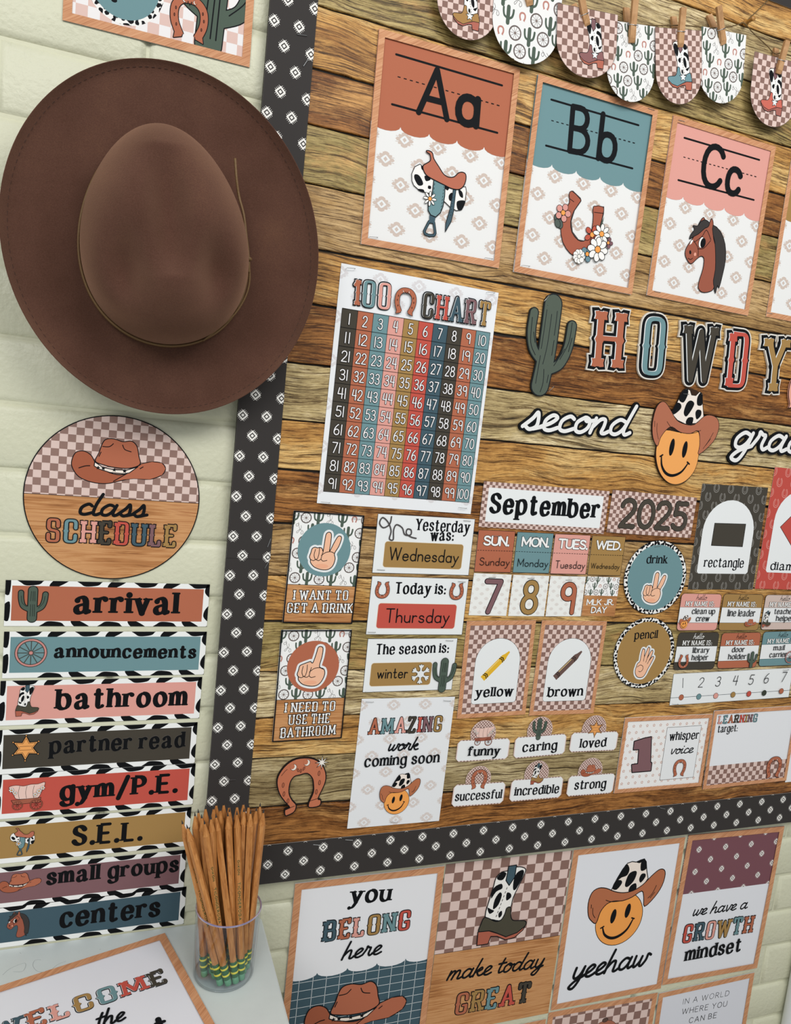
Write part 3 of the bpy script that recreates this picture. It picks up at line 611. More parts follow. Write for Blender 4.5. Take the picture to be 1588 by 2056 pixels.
def u_flowers(c, o=.01):
    N = lambda p: norm(p, 465, 430, 390)
    U = [(350, 245), (408, 275), (415, 290), (380, 350), (368, 410), (385, 465), (430, 500), (470, 500), (500, 470), (515, 420), (512, 350), (505, 300), (570, 290), (575, 330), (565, 400), (545, 480), (500, 560), (440, 590), (390, 580), (335, 530), (308, 450), (310, 390), (345, 310), (335, 270)]
    c.poly(N([(x+6, y-4) for x, y in U]), '#4C4442'); c.blob(N(U), '#A85F4B', BK, o, n=2)
    c.line(N([(345, 290), (372, 300)]), o, BK); c.line(N([(515, 330), (575, 325)]), o, BK)
    c.poly(N([(565, 400), (585, 340), (580, 400)]), GR)
    for x, y, s in ((280, 410, .1), (300, 435, .1), (285, 435, .09)): c.ell(*N([(x, y)])[0], s*.5, s*.7, '#55605A', BK, o*.7, 12, .5)
    for x, y, s, col, n, pw in ((312, 372, .25, '#D99A90', 5, .19), (520, 455, .26, '#BE5A48', 5, .15), (635, 480, .16, '#7E5B62', 5, .18), (582, 440, .28, '#F4F2EE', 8, .12), (503, 567, .22, '#6C8B96', 5, .2), (568, 530, .34, '#F4F2EE', 8, .15), (449, 590, .2, '#F4F2EE', 9, .2)):
        c.push(*N([(x, y)])[0], s); flower(c, col, OR if col != '#F4F2EE' or s > .21 else '#EDEAE2', n, .04, pw); c.pop()
def hand(c, kind='two', o=.02):
    N = lambda p: norm(p, 448, 385, 310)
    bodies = {'two': [(345, 405), (352, 372), (372, 360), (392, 364), (410, 360), (428, 366), (438, 385), (443, 300), (448, 255), (468, 240), (488, 255), (490, 320), (488, 385), (515, 320), (540, 270), (562, 266), (570, 285), (555, 345), (528, 400), (538, 440), (525, 495), (490, 525), (440, 528), (385, 512), (352, 480), (348, 455), (338, 435)],
     'one': [(345, 405), (352, 372), (372, 360), (392, 352), (412, 345), (430, 340), (448, 350), (468, 280), (478, 235), (500, 228), (516, 245), (512, 310), (500, 380), (535, 400), (545, 440), (525, 495), (490, 525), (440, 528), (385, 512), (352, 480), (348, 455), (338, 435)],
     'four': [(385, 430), (395, 395), (418, 375), (420, 320), (428, 262), (442, 255), (456, 270), (460, 330), (478, 270), (492, 240), (508, 250), (505, 300), (496, 345), (520, 290), (536, 270), (550, 282), (540, 325), (520, 370), (545, 335), (562, 330), (568, 345), (545, 400), (520, 450), (500, 500), (470, 530), (420, 528), (390, 500), (380, 465)]}
    P = spline(N(bodies[kind]), True, 3)
    c.poly(P, WH); c.line(P, .12, WH, True); c.poly(P, SK); c.line(P, o, BK, True)
    if kind in ('two', 'one'):
        ls = [[(378, 375), (372, 420), (385, 455)], [(345, 452), (370, 462), (388, 452)], [(408, 365), (408, 410), (400, 445), (388, 452)], [(388, 452), (410, 460), (428, 448)], [(440, 385), (432, 420), (428, 448)], [(428, 448), (445, 462), (475, 455)], [(428, 420), (460, 395), (500, 388), (528, 400)]]
        for l in ls: c.line(spline(N(l), False, 4), o*.8, BK)
        c.ell(*N([(440, 500)])[0], .16, .05, '#EDAE8D', None, .01, 16)
    else:
        for l in ([(460, 330), (458, 375)], [(496, 345), (486, 385)], [(520, 370), (506, 400)], [(395, 430), (430, 410), (460, 425), (462, 455), (440, 475), (420, 470)]): c.line(spline(N(l), False, 4), o*.8, BK)
def crayon(c, col='#E7B83A', dk='#2A2624'):
    c.push(0, 0, 1, math.radians(-45))
    c.rect(-.1, -.62, .1, .36, col); c.poly([(-.1, .36), (.1, .36), (.07, .44), (-.07, .44)], '#00000' if 0 else col); c.poly([(-.07, .42), (.07, .42), (.03, .62), (-.03, .62)], col)
    for y in (-.5, -.44, .24, .3): c.line([(-.1, y-.02), (0, y+.03), (.1, y-.02)], .03, dk, cap=False)
    c.line([(-.06, -.38), (-.06, .18)], .02, '#F3DC9A' if col != '#5B4540' else '#836A63'); c.pop()
def sheriff(c, o=.02):
    P = star(.46, .24, 6); c.poly(P, '#EBA45F'); c.line(P, o*1.3, BK, True); Q = star(.36, .19, 6); c.line(Q, o*.6, BK, True)
    for i in range(6): a = math.radians(90+60*i); c.ell(.47*math.cos(a), .47*math.sin(a), .03, .03, '#EBA45F', BK, o*.7, 8)
    c.line([(-.2, .07), (.2, .07)], .01, BK); c.line([(-.2, -.07), (.2, -.07)], .01, BK)
def wagon(c, o=.012):
    c.blob([(-.5, .28), (-.3, .34), (-.1, .3), (.1, .34), (.3, .34), (.5, .38), (.42, .1), (.3, -.12), (.0, -.12), (-.28, -.1), (-.36, .05)], '#E8C6BB', BK, o, n=3)
    for x in (-.2, 0, .2): c.line(spline([(x, .3), (x-.03, .1), (x, -.1)], False, 4), o*.8, BK)
    c.poly([(-.42, -.14), (.4, -.1), (.38, -.26), (-.34, -.28)], '#A25E4A'); c.line([(-.42, -.14), (.4, -.1), (.38, -.26), (-.34, -.28)], o, BK, True)
    for x, s in ((-.24, .3), (.28, .36)): c.push(x, -.32, s); wheel(c, '#A25E4A', BK, 1, 10, None); c.pop()
    for x, y, s in ((-.42, .2, .14), (-.32, .1, .12), (.34, .12, .14), (.44, .22, .13), (.24, .02, .12)): c.push(x, y, s); flower(c, '#F4F2EE', OR, 6, .06); c.pop()
def snow(c):
    for pas, (w, m) in enumerate(((.12, BK), (.085, WH))):
        for i in range(6):
            a = math.pi/3*i+math.pi/6; ca, sa = math.cos(a), math.sin(a); c.line([(0, 0), (.44*ca, .44*sa)], w, m)
            for d in (-.6, .6): c.line([(.28*ca, .28*sa), (.28*ca+.17*math.cos(a+d), .28*sa+.17*math.sin(a+d))], w*.8, m)
        c.ell(0, 0, .17 if pas else .19, .17 if pas else .19, m, None, .02, 12)
def aztec(c, col=AZ, bg=WH, wing=True):
    Q = [(.5, 0), (.42, .1), (.5, .2), (.34, .2), (.34, .32), (.18, .32), (.18, .42), (.06, .5), (-.06, .5), (-.18, .42), (-.18, .32), (-.34, .32), (-.34, .2), (-.5, .2), (-.42, .1), (-.5, 0), (-.42, -.1), (-.5, -.2), (-.34, -.2), (-.34, -.32), (-.18, -.32), (-.18, -.42), (-.06, -.5), (.06, -.5), (.18, -.42), (.18, -.32), (.34, -.32), (.34, -.2), (.5, -.2), (.42, -.1)]
    Q = [(x*1.15, y*.85) for x, y in Q]
    c.poly(Q, col)
    for y in (-.12, .12): c.line([(-.6, y), (-.36, y)], .035, bg, cap=False); c.line([(.36, y), (.6, y)], .035, bg, cap=False)
    c.poly([(-.3, 0), (-.1, .18), (0, .24), (.1, .18), (.3, 0), (.1, -.18), (0, -.24), (-.1, -.18)], bg); c.poly([(-.13, 0), (0, .14), (.13, 0), (0, -.14)], col)
def diamond(c, bg='#3A3736', fg='#ECEAE5'):
    for s in (-1, 1):
        for k in range(4):
            t = .1+.1*k; c.line([(s*(.46-t), t), (s*(.56-t), t+.1)], .03, fg, cap=False); c.line([(s*(.46-t), -t), (s*(.56-t), -t-.1)], .03, fg, cap=False)
    c.poly([(-.46, 0), (0, .46), (.46, 0), (0, -.46)], fg); c.poly([(-.27, 0), (0, .27), (.27, 0), (0, -.27)], bg); c.poly([(-.15, 0), (0, .15), (.15, 0), (0, -.15)], fg)
def miniring(c, col=AZ): c.line([(-.5, 0), (-.15, .3), (.15, .3), (.5, 0), (.15, -.3), (-.15, -.3)], .07, col, True); c.line([(-.16, 0), (0, .14), (.16, 0), (0, -.14)], .07, col, True)
def put(c, f, p, hpx, rot=0, flip=False, **kw):
    """picture f centred at pixel p, hpx pixels high"""
    x, y = c.P(*p); t = c.P(p[0], p[1]-hpx); c.push(x, y, math.hypot(t[0]-x, t[1]-y), rot, flip); f(c, **kw); c.pop()
def checks(c, x0, y0, x1, y1, s, a=CKL, b=CKD, phase=0):
    if a: c.rect(x0, y0, x1, y1, a)
    c.hold = True; old = c.clip
    if not old: c.clip = [(x0, y0), (x1, y0), (x1, y1), (x0, y1)]
    for i in range(int((x1-x0)/s)+1):
        for j in range(int((y1-y0)/s)+1):
            if (i+j+phase) % 2 == 0:
                u, v = x0+i*s, y1-j*s; c.rect(u, max(v-s, y0), min(u+s, x1), v, b)
    c.clip = old; c.hold = False; c.step()
def field(c, f, x0, y0, x1, y1, dx, dy, size, stag=.5, **kw):
    c.hold = True; old = c.clip
    if not old: c.clip = [(x0, y0), (x1, y0), (x1, y1), (x0, y1)]
    j = 0; y = y1-dy*.4
    while y > y0-size*.5:
        x = x0+(dx*stag if j % 2 else 0)
        while x < x1+size*.5:
            h0 = c.h; c.push(x, y, size); c.hold = False; dz = c.dz; c.dz = 1.5e-5; f(c, **kw); c.dz = dz; c.hold = True; c.pop(); c.h = h0
            x += dx
        y -= dy; j += 1
    c.clip = old; c.hold = False; c.h += 1.6e-4
def western(c, x0, y0, x1, y1, s, seed=3):
    """cactus / wheel / lasso / horseshoe pattern"""
    R = random.Random(seed); old = c.clip
    if not old: c.clip = [(x0, y0), (x1, y0), (x1, y1), (x0, y1)]
    seq = ['c', 'w', 'c', 'l', 'c', 'h', 'w']; j = 0; y = y1-s*.35; k = 0; dz = c.dz; c.dz = 1.5e-5; h0 = c.h
    while y > y0-s*.5:
        x = x0+(s*.5 if j % 2 else .05*s)
        while x < x1+s*.5:
            t = seq[(k+j*3) % 7]; k += 1; c.h = h0
            c.push(x, y+R.uniform(-.06, .06)*s, s*(.86 if t == 'c' else .7), 0 if t != 'l' else R.uniform(-.4, .4))
            if t == 'c': cactus(c, GR, None, False)
            elif t == 'w': wheel(c, '#8D7A74', '#6A605D', 0, 10)
            elif t == 'l': lasso(c)
            else: c.push(0, 0, .6); horseshoe(c, '#B98378', None, False, .2); c.pop()
            c.pop(); x += s*.78
        y -= s*.78; j += 1
    c.dz = dz; c.clip = old; c.h = h0+2.4e-4
def frame(c, w, m=None, seamk=True):
    W, H = c.W, c.H; m = m or WOODP; mi = c.mat(m); x0, x1 = -W/2, W/2
    for q in ([(x0, 0), (x1, 0), (x1-w, w), (x0+w, w)], [(x1, 0), (x1, H), (x1-w, H-w), (x1-w, w)], [(x1, H), (x0, H), (x0+w, H-w), (x1-w, H-w)], [(x0, H), (x0, 0), (x0+w, w), (x0+w, H-w)]): c.raw(q, mi)
    c.step(); c.part('wood_border', 'printed wood grain border')
def scallop(c, x0, x1, yb, n, depth, m, top, down=True):
    """colour field above (or below) a scalloped edge"""
    P = []; w = (x1-x0)/n; s = -1 if down else 1
    for i in range(n):
        for k in range(9):
            t = math.pi*k/8; P.append((x0+w*(i+.5)-w/2*math.cos(t), yb+s*depth*math.sin(t)))
    P += [(x1, top), (x0, top)]; c.poly(P, m)
# ------------------------------------------------------------------ setting: painted block wall, floor
PAINT = simple('cream_block_paint', '#D6D6BE', .42, bump=.55, bscale=150, var=('#CDCDB3', 6))
MORTAR = simple('cream_joint_paint', '#D0D0B6', .5, bump=.5, bscale=90)
V, F = [], []; box(-1.6, 2.6, WY+.0042, WY+.15, 0, 2.8, V, F)
wall = obj('wall_back', V, F, MORTAR); wall['kind'] = 'structure'
V, F = [], []; box(-1.6, 2.6, -3.2, WY, -.08, 0, V, F)
fl = obj('floor', V, F, simple('vinyl_floor', '#A9A294', .45, bump=.05, bscale=30)); fl['kind'] = 'structure'
SV = [-.436, -.36, -.282, -.204, -.126, -.047, .027, .104, .18, .253, .33, .404, .478, .552, .625, .697, .773, .846, .918, .999, 1.072, 1.147]
SZ = [ZC - v*.947 for v in SV]
z = SZ[0]
while z < 2.76: z += .0715; SZ.insert(0, z)
z = SZ[-1]
while z > .06: z -= .0715; SZ.append(max(z, 0))
def block_mesh(w, h, rnd, V, F, ox=0, oz=0):
    b = len(V); y0, y1 = WY, WY+.0048; j = .0034; e = .0052; R = random.Random(rnd)
    jt = lambda: R.uniform(-.0007, .0007)
    rings = ((j*.4, y1), (j+.001, y0+.0016), (j+e, y0+.0001))
    for q, (i, y) in enumerate(rings):
        for (sx, sz) in ((0, 0), (.33, 0), (.66, 0), (1, 0), (1, 1), (.66, 1), (.33, 1), (0, 1)):
            x = i+(w-2*i)*sx; zz = i+(h-2*i)*sz; V.append((ox+x+jt(), y, oz+zz+jt()))
    for q in range(2):
        for k in range(8): l = (k+1) % 8; F.append([b+q*8+k, b+q*8+l, b+q*8+8+l, b+q*8+8+k])
    F.append([b+16+k for k in range(8)])
BW = .285; far = ([], [])
for r in range(len(SZ)-1):
    z1, z0 = SZ[r], SZ[r+1]; x = -1.6 + (BW/2 if r % 2 else 0) + .038
    while x < 2.6-BW:
        if -.42 < x+BW and x < 1.62 and .62 < z1 and z0 < 2.05:
            V, F = [], []; block_mesh(BW, z1-z0, r*97+int(x*50), V, F)
            o = obj('block', V, F, PAINT, wall, smooth=True); o.location = (x, 0, z0)
        else: block_mesh(BW, z1-z0, r*97+int(x*50), far[0], far[1], x, z0)
        x += BW
o = obj('block_course', far[0], far[1], PAINT, wall, smooth=True); o['kind'] = 'stuff'
# white conduit at the right edge
a = onwall(1600, 1900, WY-.012); V, F = [], []
tube([(a.x+.016, WY-.014, zz) for zz in (0, .3, .7, 1.2, 2.0, 2.8)], .014, V, F, 20)
cd = obj('conduit_pipe', V, F, simple('white_enamel', '#E3E6E8', .35), smooth=True); tag(cd, 'white painted vertical pipe on the block wall at the far right', 'pipe')
# ------------------------------------------------------------------ bulletin board of planks
LX = .1295; RX = 1.2; TOPV = -.72; BOTV = .617
P = {}
pal = {
 'pale': ('#F6E6BC', '#D0BC8A', '#A8946A'), 'gold': ('#F4CF8C', '#DDAA62', '#A9763C'), 'olive': ('#D2BC82', '#A8965E', '#E0B676'),
 'brown': ('#BE8448', '#8A582A', '#D9A464'), 'tan': ('#DCBB88', '#C09C66', '#98774A'), 'grey': ('#D9CAA0', '#BCAB80', '#9C8A62')}
def plank_mat(name, c3):
    m, T, N, L, B = nodes(name); tc = N.new('ShaderNodeTexCoord'); oi = N.new('ShaderNodeObjectInfo'); vm = N.new('ShaderNodeVectorMath'); vm.operation = 'SCALE'; vm.inputs[0].default_value = (17.3, 3.1, 9.7)
    L.new(oi.outputs['Random'], vm.inputs['Scale']); ad = N.new('ShaderNodeVectorMath'); L.new(tc.outputs['Object'], ad.inputs[0]); L.new(vm.outputs[0], ad.inputs[1])
    # slow warp, so that the grain bends round knots
    wn = N.new('ShaderNodeTexNoise'); wn.inputs['Scale'].default_value = 7; wn.inputs['Detail'].default_value = 2; L.new(ad.outputs[0], wn.inputs['Vector'])
    ws = N.new('ShaderNodeVectorMath'); ws.operation = 'MULTIPLY_ADD'; ws.inputs[1].default_value = (0, 0, .030); L.new(wn.outputs['Color'], ws.inputs[0]); L.new(ad.outputs[0], ws.inputs[2])
    def noise(sc, det=6, rough=.6, dist=0.0, src=ws):
        mp = N.new('ShaderNodeMapping'); mp.inputs['Scale'].default_value = sc; L.new(src.outputs[0], mp.inputs[0]); n = N.new('ShaderNodeTexNoise'); n.inputs['Scale'].default_value = 1; n.inputs['Detail'].default_value = det; n.inputs['Roughness'].default_value = rough; n.inputs['Distortion'].default_value = dist; L.new(mp.outputs[0], n.inputs['Vector']); return n.outputs['Fac']
    tone = noise((4, 4, 22), 4, .55, .6); grain = noise((40, 40, 700), 7, .75, .3); crack = noise((11, 11, 330), 8, .8, .9); spot = noise((70, 70, 160), 6, .7)
    def mul(a, k, c=0.0):
        x = N.new('ShaderNodeMath'); x.operation = 'MULTIPLY_ADD'; L.new(a, x.inputs[0]); x.inputs[1].default_value = k; x.inputs[2].default_value = c; return x.outputs[0]
    def add(a, b): x = N.new('ShaderNodeMath'); L.new(a, x.inputs[0]); L.new(b, x.inputs[1]); return x.outputs[0]
    base = add(mul(tone, 1.0, 0), mul(spot, .35, -.175)); r = ramp(N, [(.30, c3[2]), (.46, c3[1]), (.6, c3[0]), (.74, c3[1])]); L.new(base, r.inputs[0])
    g = ramp(N, [(.36, '#55432F'), (.5, '#E0D8CB'), (.64, '#FFFFFF')]); L.new(grain, g.inputs[0])
    k = ramp(N, [(.38, '#1E1206'), (.445, '#7E6546'), (.50, '#FFFFFF')]); L.new(crack, k.inputs[0])
    m1 = N.new('ShaderNodeMix'); m1.data_type = 'RGBA'; m1.blend_type = 'MULTIPLY'; m1.inputs[0].default_value = .75; L.new(r.outputs[0], m1.inputs[6]); L.new(g.outputs[0], m1.inputs[7])
    m2 = N.new('ShaderNodeMix'); m2.data_type = 'RGBA'; m2.blend_type = 'MULTIPLY'; m2.inputs[0].default_value = .85; L.new(m1.outputs[2], m2.inputs[6]); L.new(k.outputs[0], m2.inputs[7]); L.new(m2.outputs[2], B.inputs['Base Color'])
    B.inputs['Roughness'].default_value = .5; B.inputs['Specular IOR Level'].default_value = .25
    bp = N.new('ShaderNodeBump'); bp.inputs['Strength'].default_value = .25; bp.inputs['Distance'].default_value = .0006; L.new(crack, bp.inputs['Height']); L.new(bp.outputs[0], B.inputs['Normal']); return m
WM = {k: plank_mat('plank_'+k, v) for k, v in pal.items()}
seams = [-.477, -.407, -.343, -.275, -.2, -.133, -.058, .014, .077, .147, .217, .278, .348, .413, .47, .54]
kinds = ['gold', 'brown', 'olive', 'tan', 'gold', 'brown', 'pale', 'gold', 'brown', 'tan', 'gold', 'olive', 'pale', 'gold', 'grey', 'brown', 'brown']
vv = [-.72, -.69, -.62, -.55] + seams + [.598, .6515]
kk = ['olive', 'gold', 'pale', 'olive'] + kinds + ['brown']
board = empty('bulletin_board', Matrix.Translation((LX, 0, ZC-BOTV)), 'wide classroom bulletin board faced with weathered rustic brown planks', 'bulletin board')
def child(o, par): o.parent = par; o.matrix_parent_inverse = par.matrix_world.inverted(); return o
V, F = [], []; box(LX, RX, .0032, WY, ZC-BOTV, ZC-TOPV, V, F)
bk = obj('backing', V, F, simple('board_backing', '#1C140C', .8)); child(bk, board)
R = random.Random(5)
for i in range(len(vv)-1):
    z1, z0 = ZC-vv[i]*.947, ZC-vv[i+1]*.947; heavy = kk[i] in ('brown',) or i in (8, 13, 15)
    n = 60; V = []; F = []; g0 = .0005+(.0016 if heavy else .0004); g1 = .0003
    top = []; bot = []
    w0 = R.uniform(0, 6); 
    for k in range(n+1):
        x = LX+(RX-LX)*k/n
        wig = lambda ph: .0005*math.sin(x*23+ph)+.0004*math.sin(x*61+ph*2)+R.uniform(-.0003, .0003)
        top.append((x, z1-g0-abs(wig(w0)))); bot.append((x, z0+g1+abs(wig(w0+2))))
    for (x, zt), (_, zb) in zip(top, bot): V += [(x, .0034, zt), (x, .0006, zt-.0002), (x, 0, zt-.0011), (x, 0, zb+.0011), (x, .0006, zb+.0002), (x, .0034, zb)]
    for k in range(n):
        for j in range(5): F.append([k*6+j, k*6+j+1, (k+1)*6+j+1, (k+1)*6+j])
    F.append([0, 5, 4, 3, 2, 1]); F.append([n*6+q for q in range(6)])
    o = obj('plank', V, F, WM[kk[i]]); child(o, board)
# ------------------------------------------------------------------ dark border strips with diamond print
DKB = '#3B3837'
def strip(name, label, x0, x1, v0, v1, y, marks, vertical, th=.0006):
    c = Card(name, label, 'border trim', org=Vector(((x0+x1)/2, y, ZC-v1)), ex=Vector((1, 0, 0)), W=x1-x0, H=v1-v0, group='dark diamond print border trim')
    c.sheet(DKB, '#B8B6B2', th); c.clip = [(-c.W/2, 0), (c.W/2, 0), (c.W/2, c.H), (-c.W/2, c.H)]
    h0 = c.h; dz = c.dz; c.dz = 1.5e-5
    for (X, Zv) in marks:
        c.h = h0; c.push(X-(x0+x1)/2, v1-Zv, .0138); diamond(c, DKB); c.pop()
    c.dz = dz; c.clip = None; c.h = h0+2.4e-4
    c.part('diamond_print', 'off-white woven diamond motifs'); return c
def vat(y): return (ZC-onwall(600, y).z)
L1 = [(508, 795), (565, 802), (534, 838), (506, 876), (557, 881), (528, 918), (499, 957), (549, 961), (521, 998), (492, 1036), (543, 1038), (514, 1076), (486, 1115), (535, 1115), (505, 1151), (476, 1190), (527, 1190), (498, 1228), (469, 1267), (520, 1266), (490, 1305), (462, 1343), (512, 1341), (483, 1379)]
A = onwall(*L1[4]); B = onwall(*L1[7]); per = A.z-B.z; xr = (A.x+onwall(*L1[1]).x)/2; xm = onwall(*L1[5]).x; xl = onwall(*L1[3]).x; zr = ZC-A.z
mk = []
for k in range(-16, 14): mk += [(xr, zr+k*per), (xm, zr+per*.48+k*per), (xl, zr-.02*per+k*per), (xl-(xm-xl)+.002, zr+per*.5+k*per)]
bx1 = .1815; vs_ = ZC-onwall(510, 1115).z
strip('border_strip', 'upper dark diamond-print strip on the left board edge, behind the brown hat', LX-.001, bx1, -.70, vs_+.004, -.0009, mk, True)
strip('border_strip', 'lower dark diamond-print strip on the left board edge, above the pencils', LX-.0012, bx1-.0006, vs_, BOTV+.001, -.0002, mk, True)
pB = onwall(*Z15(415, 138)); pC = onwall(*Z15(590, 124)); perx = pC.x-pB.x; v_a = ZC-pB.z; v_b = ZC-onwall(*Z15(320, 208)).z; v_c = ZC-onwall(*Z15(403, 258)).z
mk = []
for k in range(-8, 40): mk += [(pB.x+k*perx, v_a), (pB.x-perx*.53+k*perx, v_b), (pB.x+k*perx-perx*.02, v_c), (pB.x-perx*.53+k*perx, v_a-(v_b-v_a))]
sx = onwall(648, 1720).x; TB = .5635
strip('border_strip', 'short dark strip on the board bottom edge just right of the pencils', LX+.04, sx+.003, TB, BOTV+.0015, -.0014, mk, False)
strip('border_strip', 'long dark strip on the board bottom edge above the posters', sx, RX, TB, BOTV+.002, -.0009, mk, False)
strip('border_strip', 'dark strip at the board top, only a corner showing upper right', .72, RX, -.70, -.629, -.0009, [(.75+k*perx, -.65) for k in range(9)], False)
V, F = [], []
for (a, b), wh in zip((((593, 68), (620, 72)), ((620, 117), (609, 133)), ((545, 1078), (536, 1102)), ((541, 1125), (531, 1142)), (Z15(348, 122), Z15(397, 125)), (Z15(180, 148), Z15(225, 152)), (Z16(790, 125), Z16(835, 135)), ((420+60, 1565), (450, 1567))), ('dark staple standing out above the hat, upper of two', 'bright slanted staple in the left strip above the hat, lower of two', 'upper bright staple at the strip overlap left of the peace hand card', 'lower bright staple at the strip overlap left of the peace hand card', 'silver staple in the bottom strip under the AMAZING poster', 'grey staple in the bottom strip left of the AMAZING poster', 'grey staple in the bottom strip above the yeehaw poster', 'staple across the left strip just above the pencils')):
    V, F = [], []; p, q = onwall(*a, -.0028), onwall(*b, -.0028); d = (q-p).normalized()*.0055; m = (p+q)/2; p, q = m-d, m+d
    tube([(p.x, -.0012, p.z), p, q, (q.x, -.0012, q.z)], .00032, V, F, 5)
    o = obj('staple', V, F, STEEL); tag(o, wh, 'staple', 'staples in the border strips')
# ------------------------------------------------------------------ alphabet cards
def alpha(name, label, c4, letters, col, pic, Zf, lines, base, hgt, small, last=False):
    c = Card(name, label, 'poster', c4); c.sheet('#E8E8E7')
    field(c, aztec, -c.W/2, 0, c.W/2, c.H, c.W*.235, c.H*.107, c.W*.11); c.part('aztec_print', 'pale tan woven motif print')
    scallop(c, -c.W/2, c.W/2, c.H*.585, 5, c.H*.03, col, c.H); c.part('scalloped_header')
    if lines:
        for a, b in lines[:2]: c.line([c.P(*a), c.P(*b)], .0026, BK)
        a, b = c.P(*lines[2][0]), c.P(*lines[2][1])
        for k in range(18):
            t = k/17.6; u = t+.028; c.line([(a[0]+(b[0]-a[0])*t, a[1]+(b[1]-a[1])*t), (a[0]+(b[0]-a[0])*u, a[1]+(b[1]-a[1])*u)], .0012, BK, cap=False)
        for s, a, b, h, w in letters: text(c, s, a, b, h, 'print', w, BK, xh=.56)
        c.part('lettering')
    if pic: put(c, pic[0], pic[1], pic[2]); c.part('picture')
    frame(c, .0078)
    return c
c = alpha('alphabet_card', 'rust-topped alphabet card reading Aa above a cow-print saddle', [Z2(217, 208), Z2(1230, 500), Z2(83, 1755), Z2(1068, 1925)],
  [('A', Z2(478, 800), Z2(725, 862), 92, .14), ('a', Z2(752, 868), Z2(938, 908), 92, .17)], TC, (saddle, Z2(640, 1410), 173), Z2,
  [(Z2(340, 392), Z2(1100, 615)), (Z2(310, 750), Z2(1066, 955)), (Z2(350, 552), Z2(1085, 762))], 0, 0, 0)
c.staple(Z2(142, 1704), Z2(208, 1707)); c.staple(Z2(968, 1853), Z2(1034, 1862))
c = alpha('alphabet_card', 'blue-topped alphabet card reading Bb above a flowered horseshoe', [Z3(210, 405), Z3(865, 605), Z4(80, 665), Z4(712, 787)],
  [('B', Z3(372, 815), Z3(492, 838), 88, .135), ('b', Z3(528, 855), Z3(637, 880), 88, .135)], BL, (u_flowers, Z4(465, 430), 145), Z3,
  [(Z3(287, 541), Z3(760, 680)), (Z3(258, 790), Z3(727, 914)), (Z3(287, 654), Z3(742, 778))], 0, 0, 0)
c.staple(Z4(120, 630), Z4(172, 637)); c.staple(Z3(800, 592), Z3(842, 604))
c = alpha('alphabet_card', 'pink-topped alphabet card reading Cc above a brown horse head', [Z3(940, 620), Z3(1500, 800), Z4(810, 795), Z4(1352, 900)],
  [('C', Z3(1085, 1000), Z3(1208, 1030), 84, .15), ('c', Z3(1220, 1035), Z3(1308, 1058), 84, .15)], PK, (horse, Z4(1120, 575), 150), Z3,
  [(Z3(1008, 748), Z3(1415, 868)), (Z3(975, 977), Z3(1385, 1085)), (Z3(1003, 852), Z3(1400, 960))], 0, 0, 0)
c.staple(Z4(838, 770), Z4(880, 778)); c.staple(Z3(968, 652), Z3(1010, 664))
# fourth card, cropped by the frame edge
g = onwall(1531, 637)
tl = c.org + c.ex*0
c4 = Card('alphabet_card', 'tan-topped alphabet card cut off at the right frame edge', 'poster', org=Vector((g.x+.1025, -.0006, c.org.z+.003)), ex=Vector((1, 0, 0)), W=.195, H=.2525)
c4.sheet('#E8E8E7'); field(c4, aztec, -c4.W/2, 0, c4.W/2, c4.H, c4.W*.235, c4.H*.107, c4.W*.11); c4.part('aztec_print')
scallop(c4, -c4.W/2, c4.W/2, c4.H*.585, 5, c4.H*.03, TN, c4.H); c4.part('scalloped_header'); frame(c4, .0078); c4.staple(Z4(1450, 885), Z4(1490, 892))
# ------------------------------------------------------------------ 100 chart
c = Card('number_chart', 'tall white hundred chart poster with striped grid of numbers', 'poster', [Z5(208, 35), Z5(1497, 270), Z5(38, 1972), (944, 1033)]); c.sheet('#E9EBEE')
field(c, aztec, -c.W/2, 0, c.W/2, c.H, c.W*.24, c.H*.09, c.W*.085, col='#D9D6D8', bg='#E9EBEE'); c.part('aztec_print')
cols = [DK, TC, BL, PK, TN, RD, NV, DK, TC, BL]; q = [c.P(*Z5(*p)) for p in ((220, 397), (1428, 597), (85, 1885), (1250, 1967))]
gx0 = (q[0][0]+q[2][0])/2; gx1 = (q[1][0]+q[3][0])/2; gy1 = (q[0][1]+q[1][1])/2; gy0 = (q[2][1]+q[3][1])/2; cw = (gx1-gx0)/10; chh = (gy1-gy0)/10
for i, m in enumerate(cols): c.rect(gx0+i*cw, gy0, gx0+(i+1)*cw, gy1, m)
for i in range(11): c.line([(gx0+i*cw, gy0), (gx0+i*cw, gy1)], .0005, BK, cap=False); c.line([(gx0, gy0+i*chh), (gx1, gy0+i*chh)], .0005, BK, cap=False)
c.part('grid'); h0 = c.h
for r in range(10):
    for i in range(10):
        s = str(r*10+i+1); cx = gx0+(i+.5)*cw; y = gy0+(9-r)*chh+chh*.2; h = chh*.56; ww = {1: .0062, 2: .0135, 3: .016}[len(s)]
        if s == '1': ww = .0022
        elif s in ('11',): ww = .007
        elif len(s) == 2 and '1' in s: ww = .0105
        c.h = h0; text(c, s, (cx-ww/2, y), (cx+ww/2, y), h, 'print', .1, '#EDEBEC', outline=BK, ow=.05, gap=.2, px=False)
c.part('numerals')
text(c, '100', Z5(298, 365), Z5(615, 405), 49, 'slab', .18, cols=[TC, BL, PK], outline=BK, ow=.05, gap=.2, hl=WH, shift=.02); c.part('hundred_lettering')
text(c, 'CHART', Z5(860, 465), Z5(1412, 545), 47, 'slab', .18, cols=[DK, RD, NV, MV, TN], outline=BK, ow=.05, gap=.16, hl=WH, shift=.02); c.part('chart_lettering')
put(c, horseshoe, Z5(735, 345), 54); c.part('horseshoe_picture')
c.staple(Z5(252, 76), Z5(338, 82)); c.staple(Z5(1390, 270), Z5(1462, 278)); c.staple(Z5(1165, 2010), Z5(1235, 2016)); c.staple(Z5(60, 1965), Z5(125, 1970))
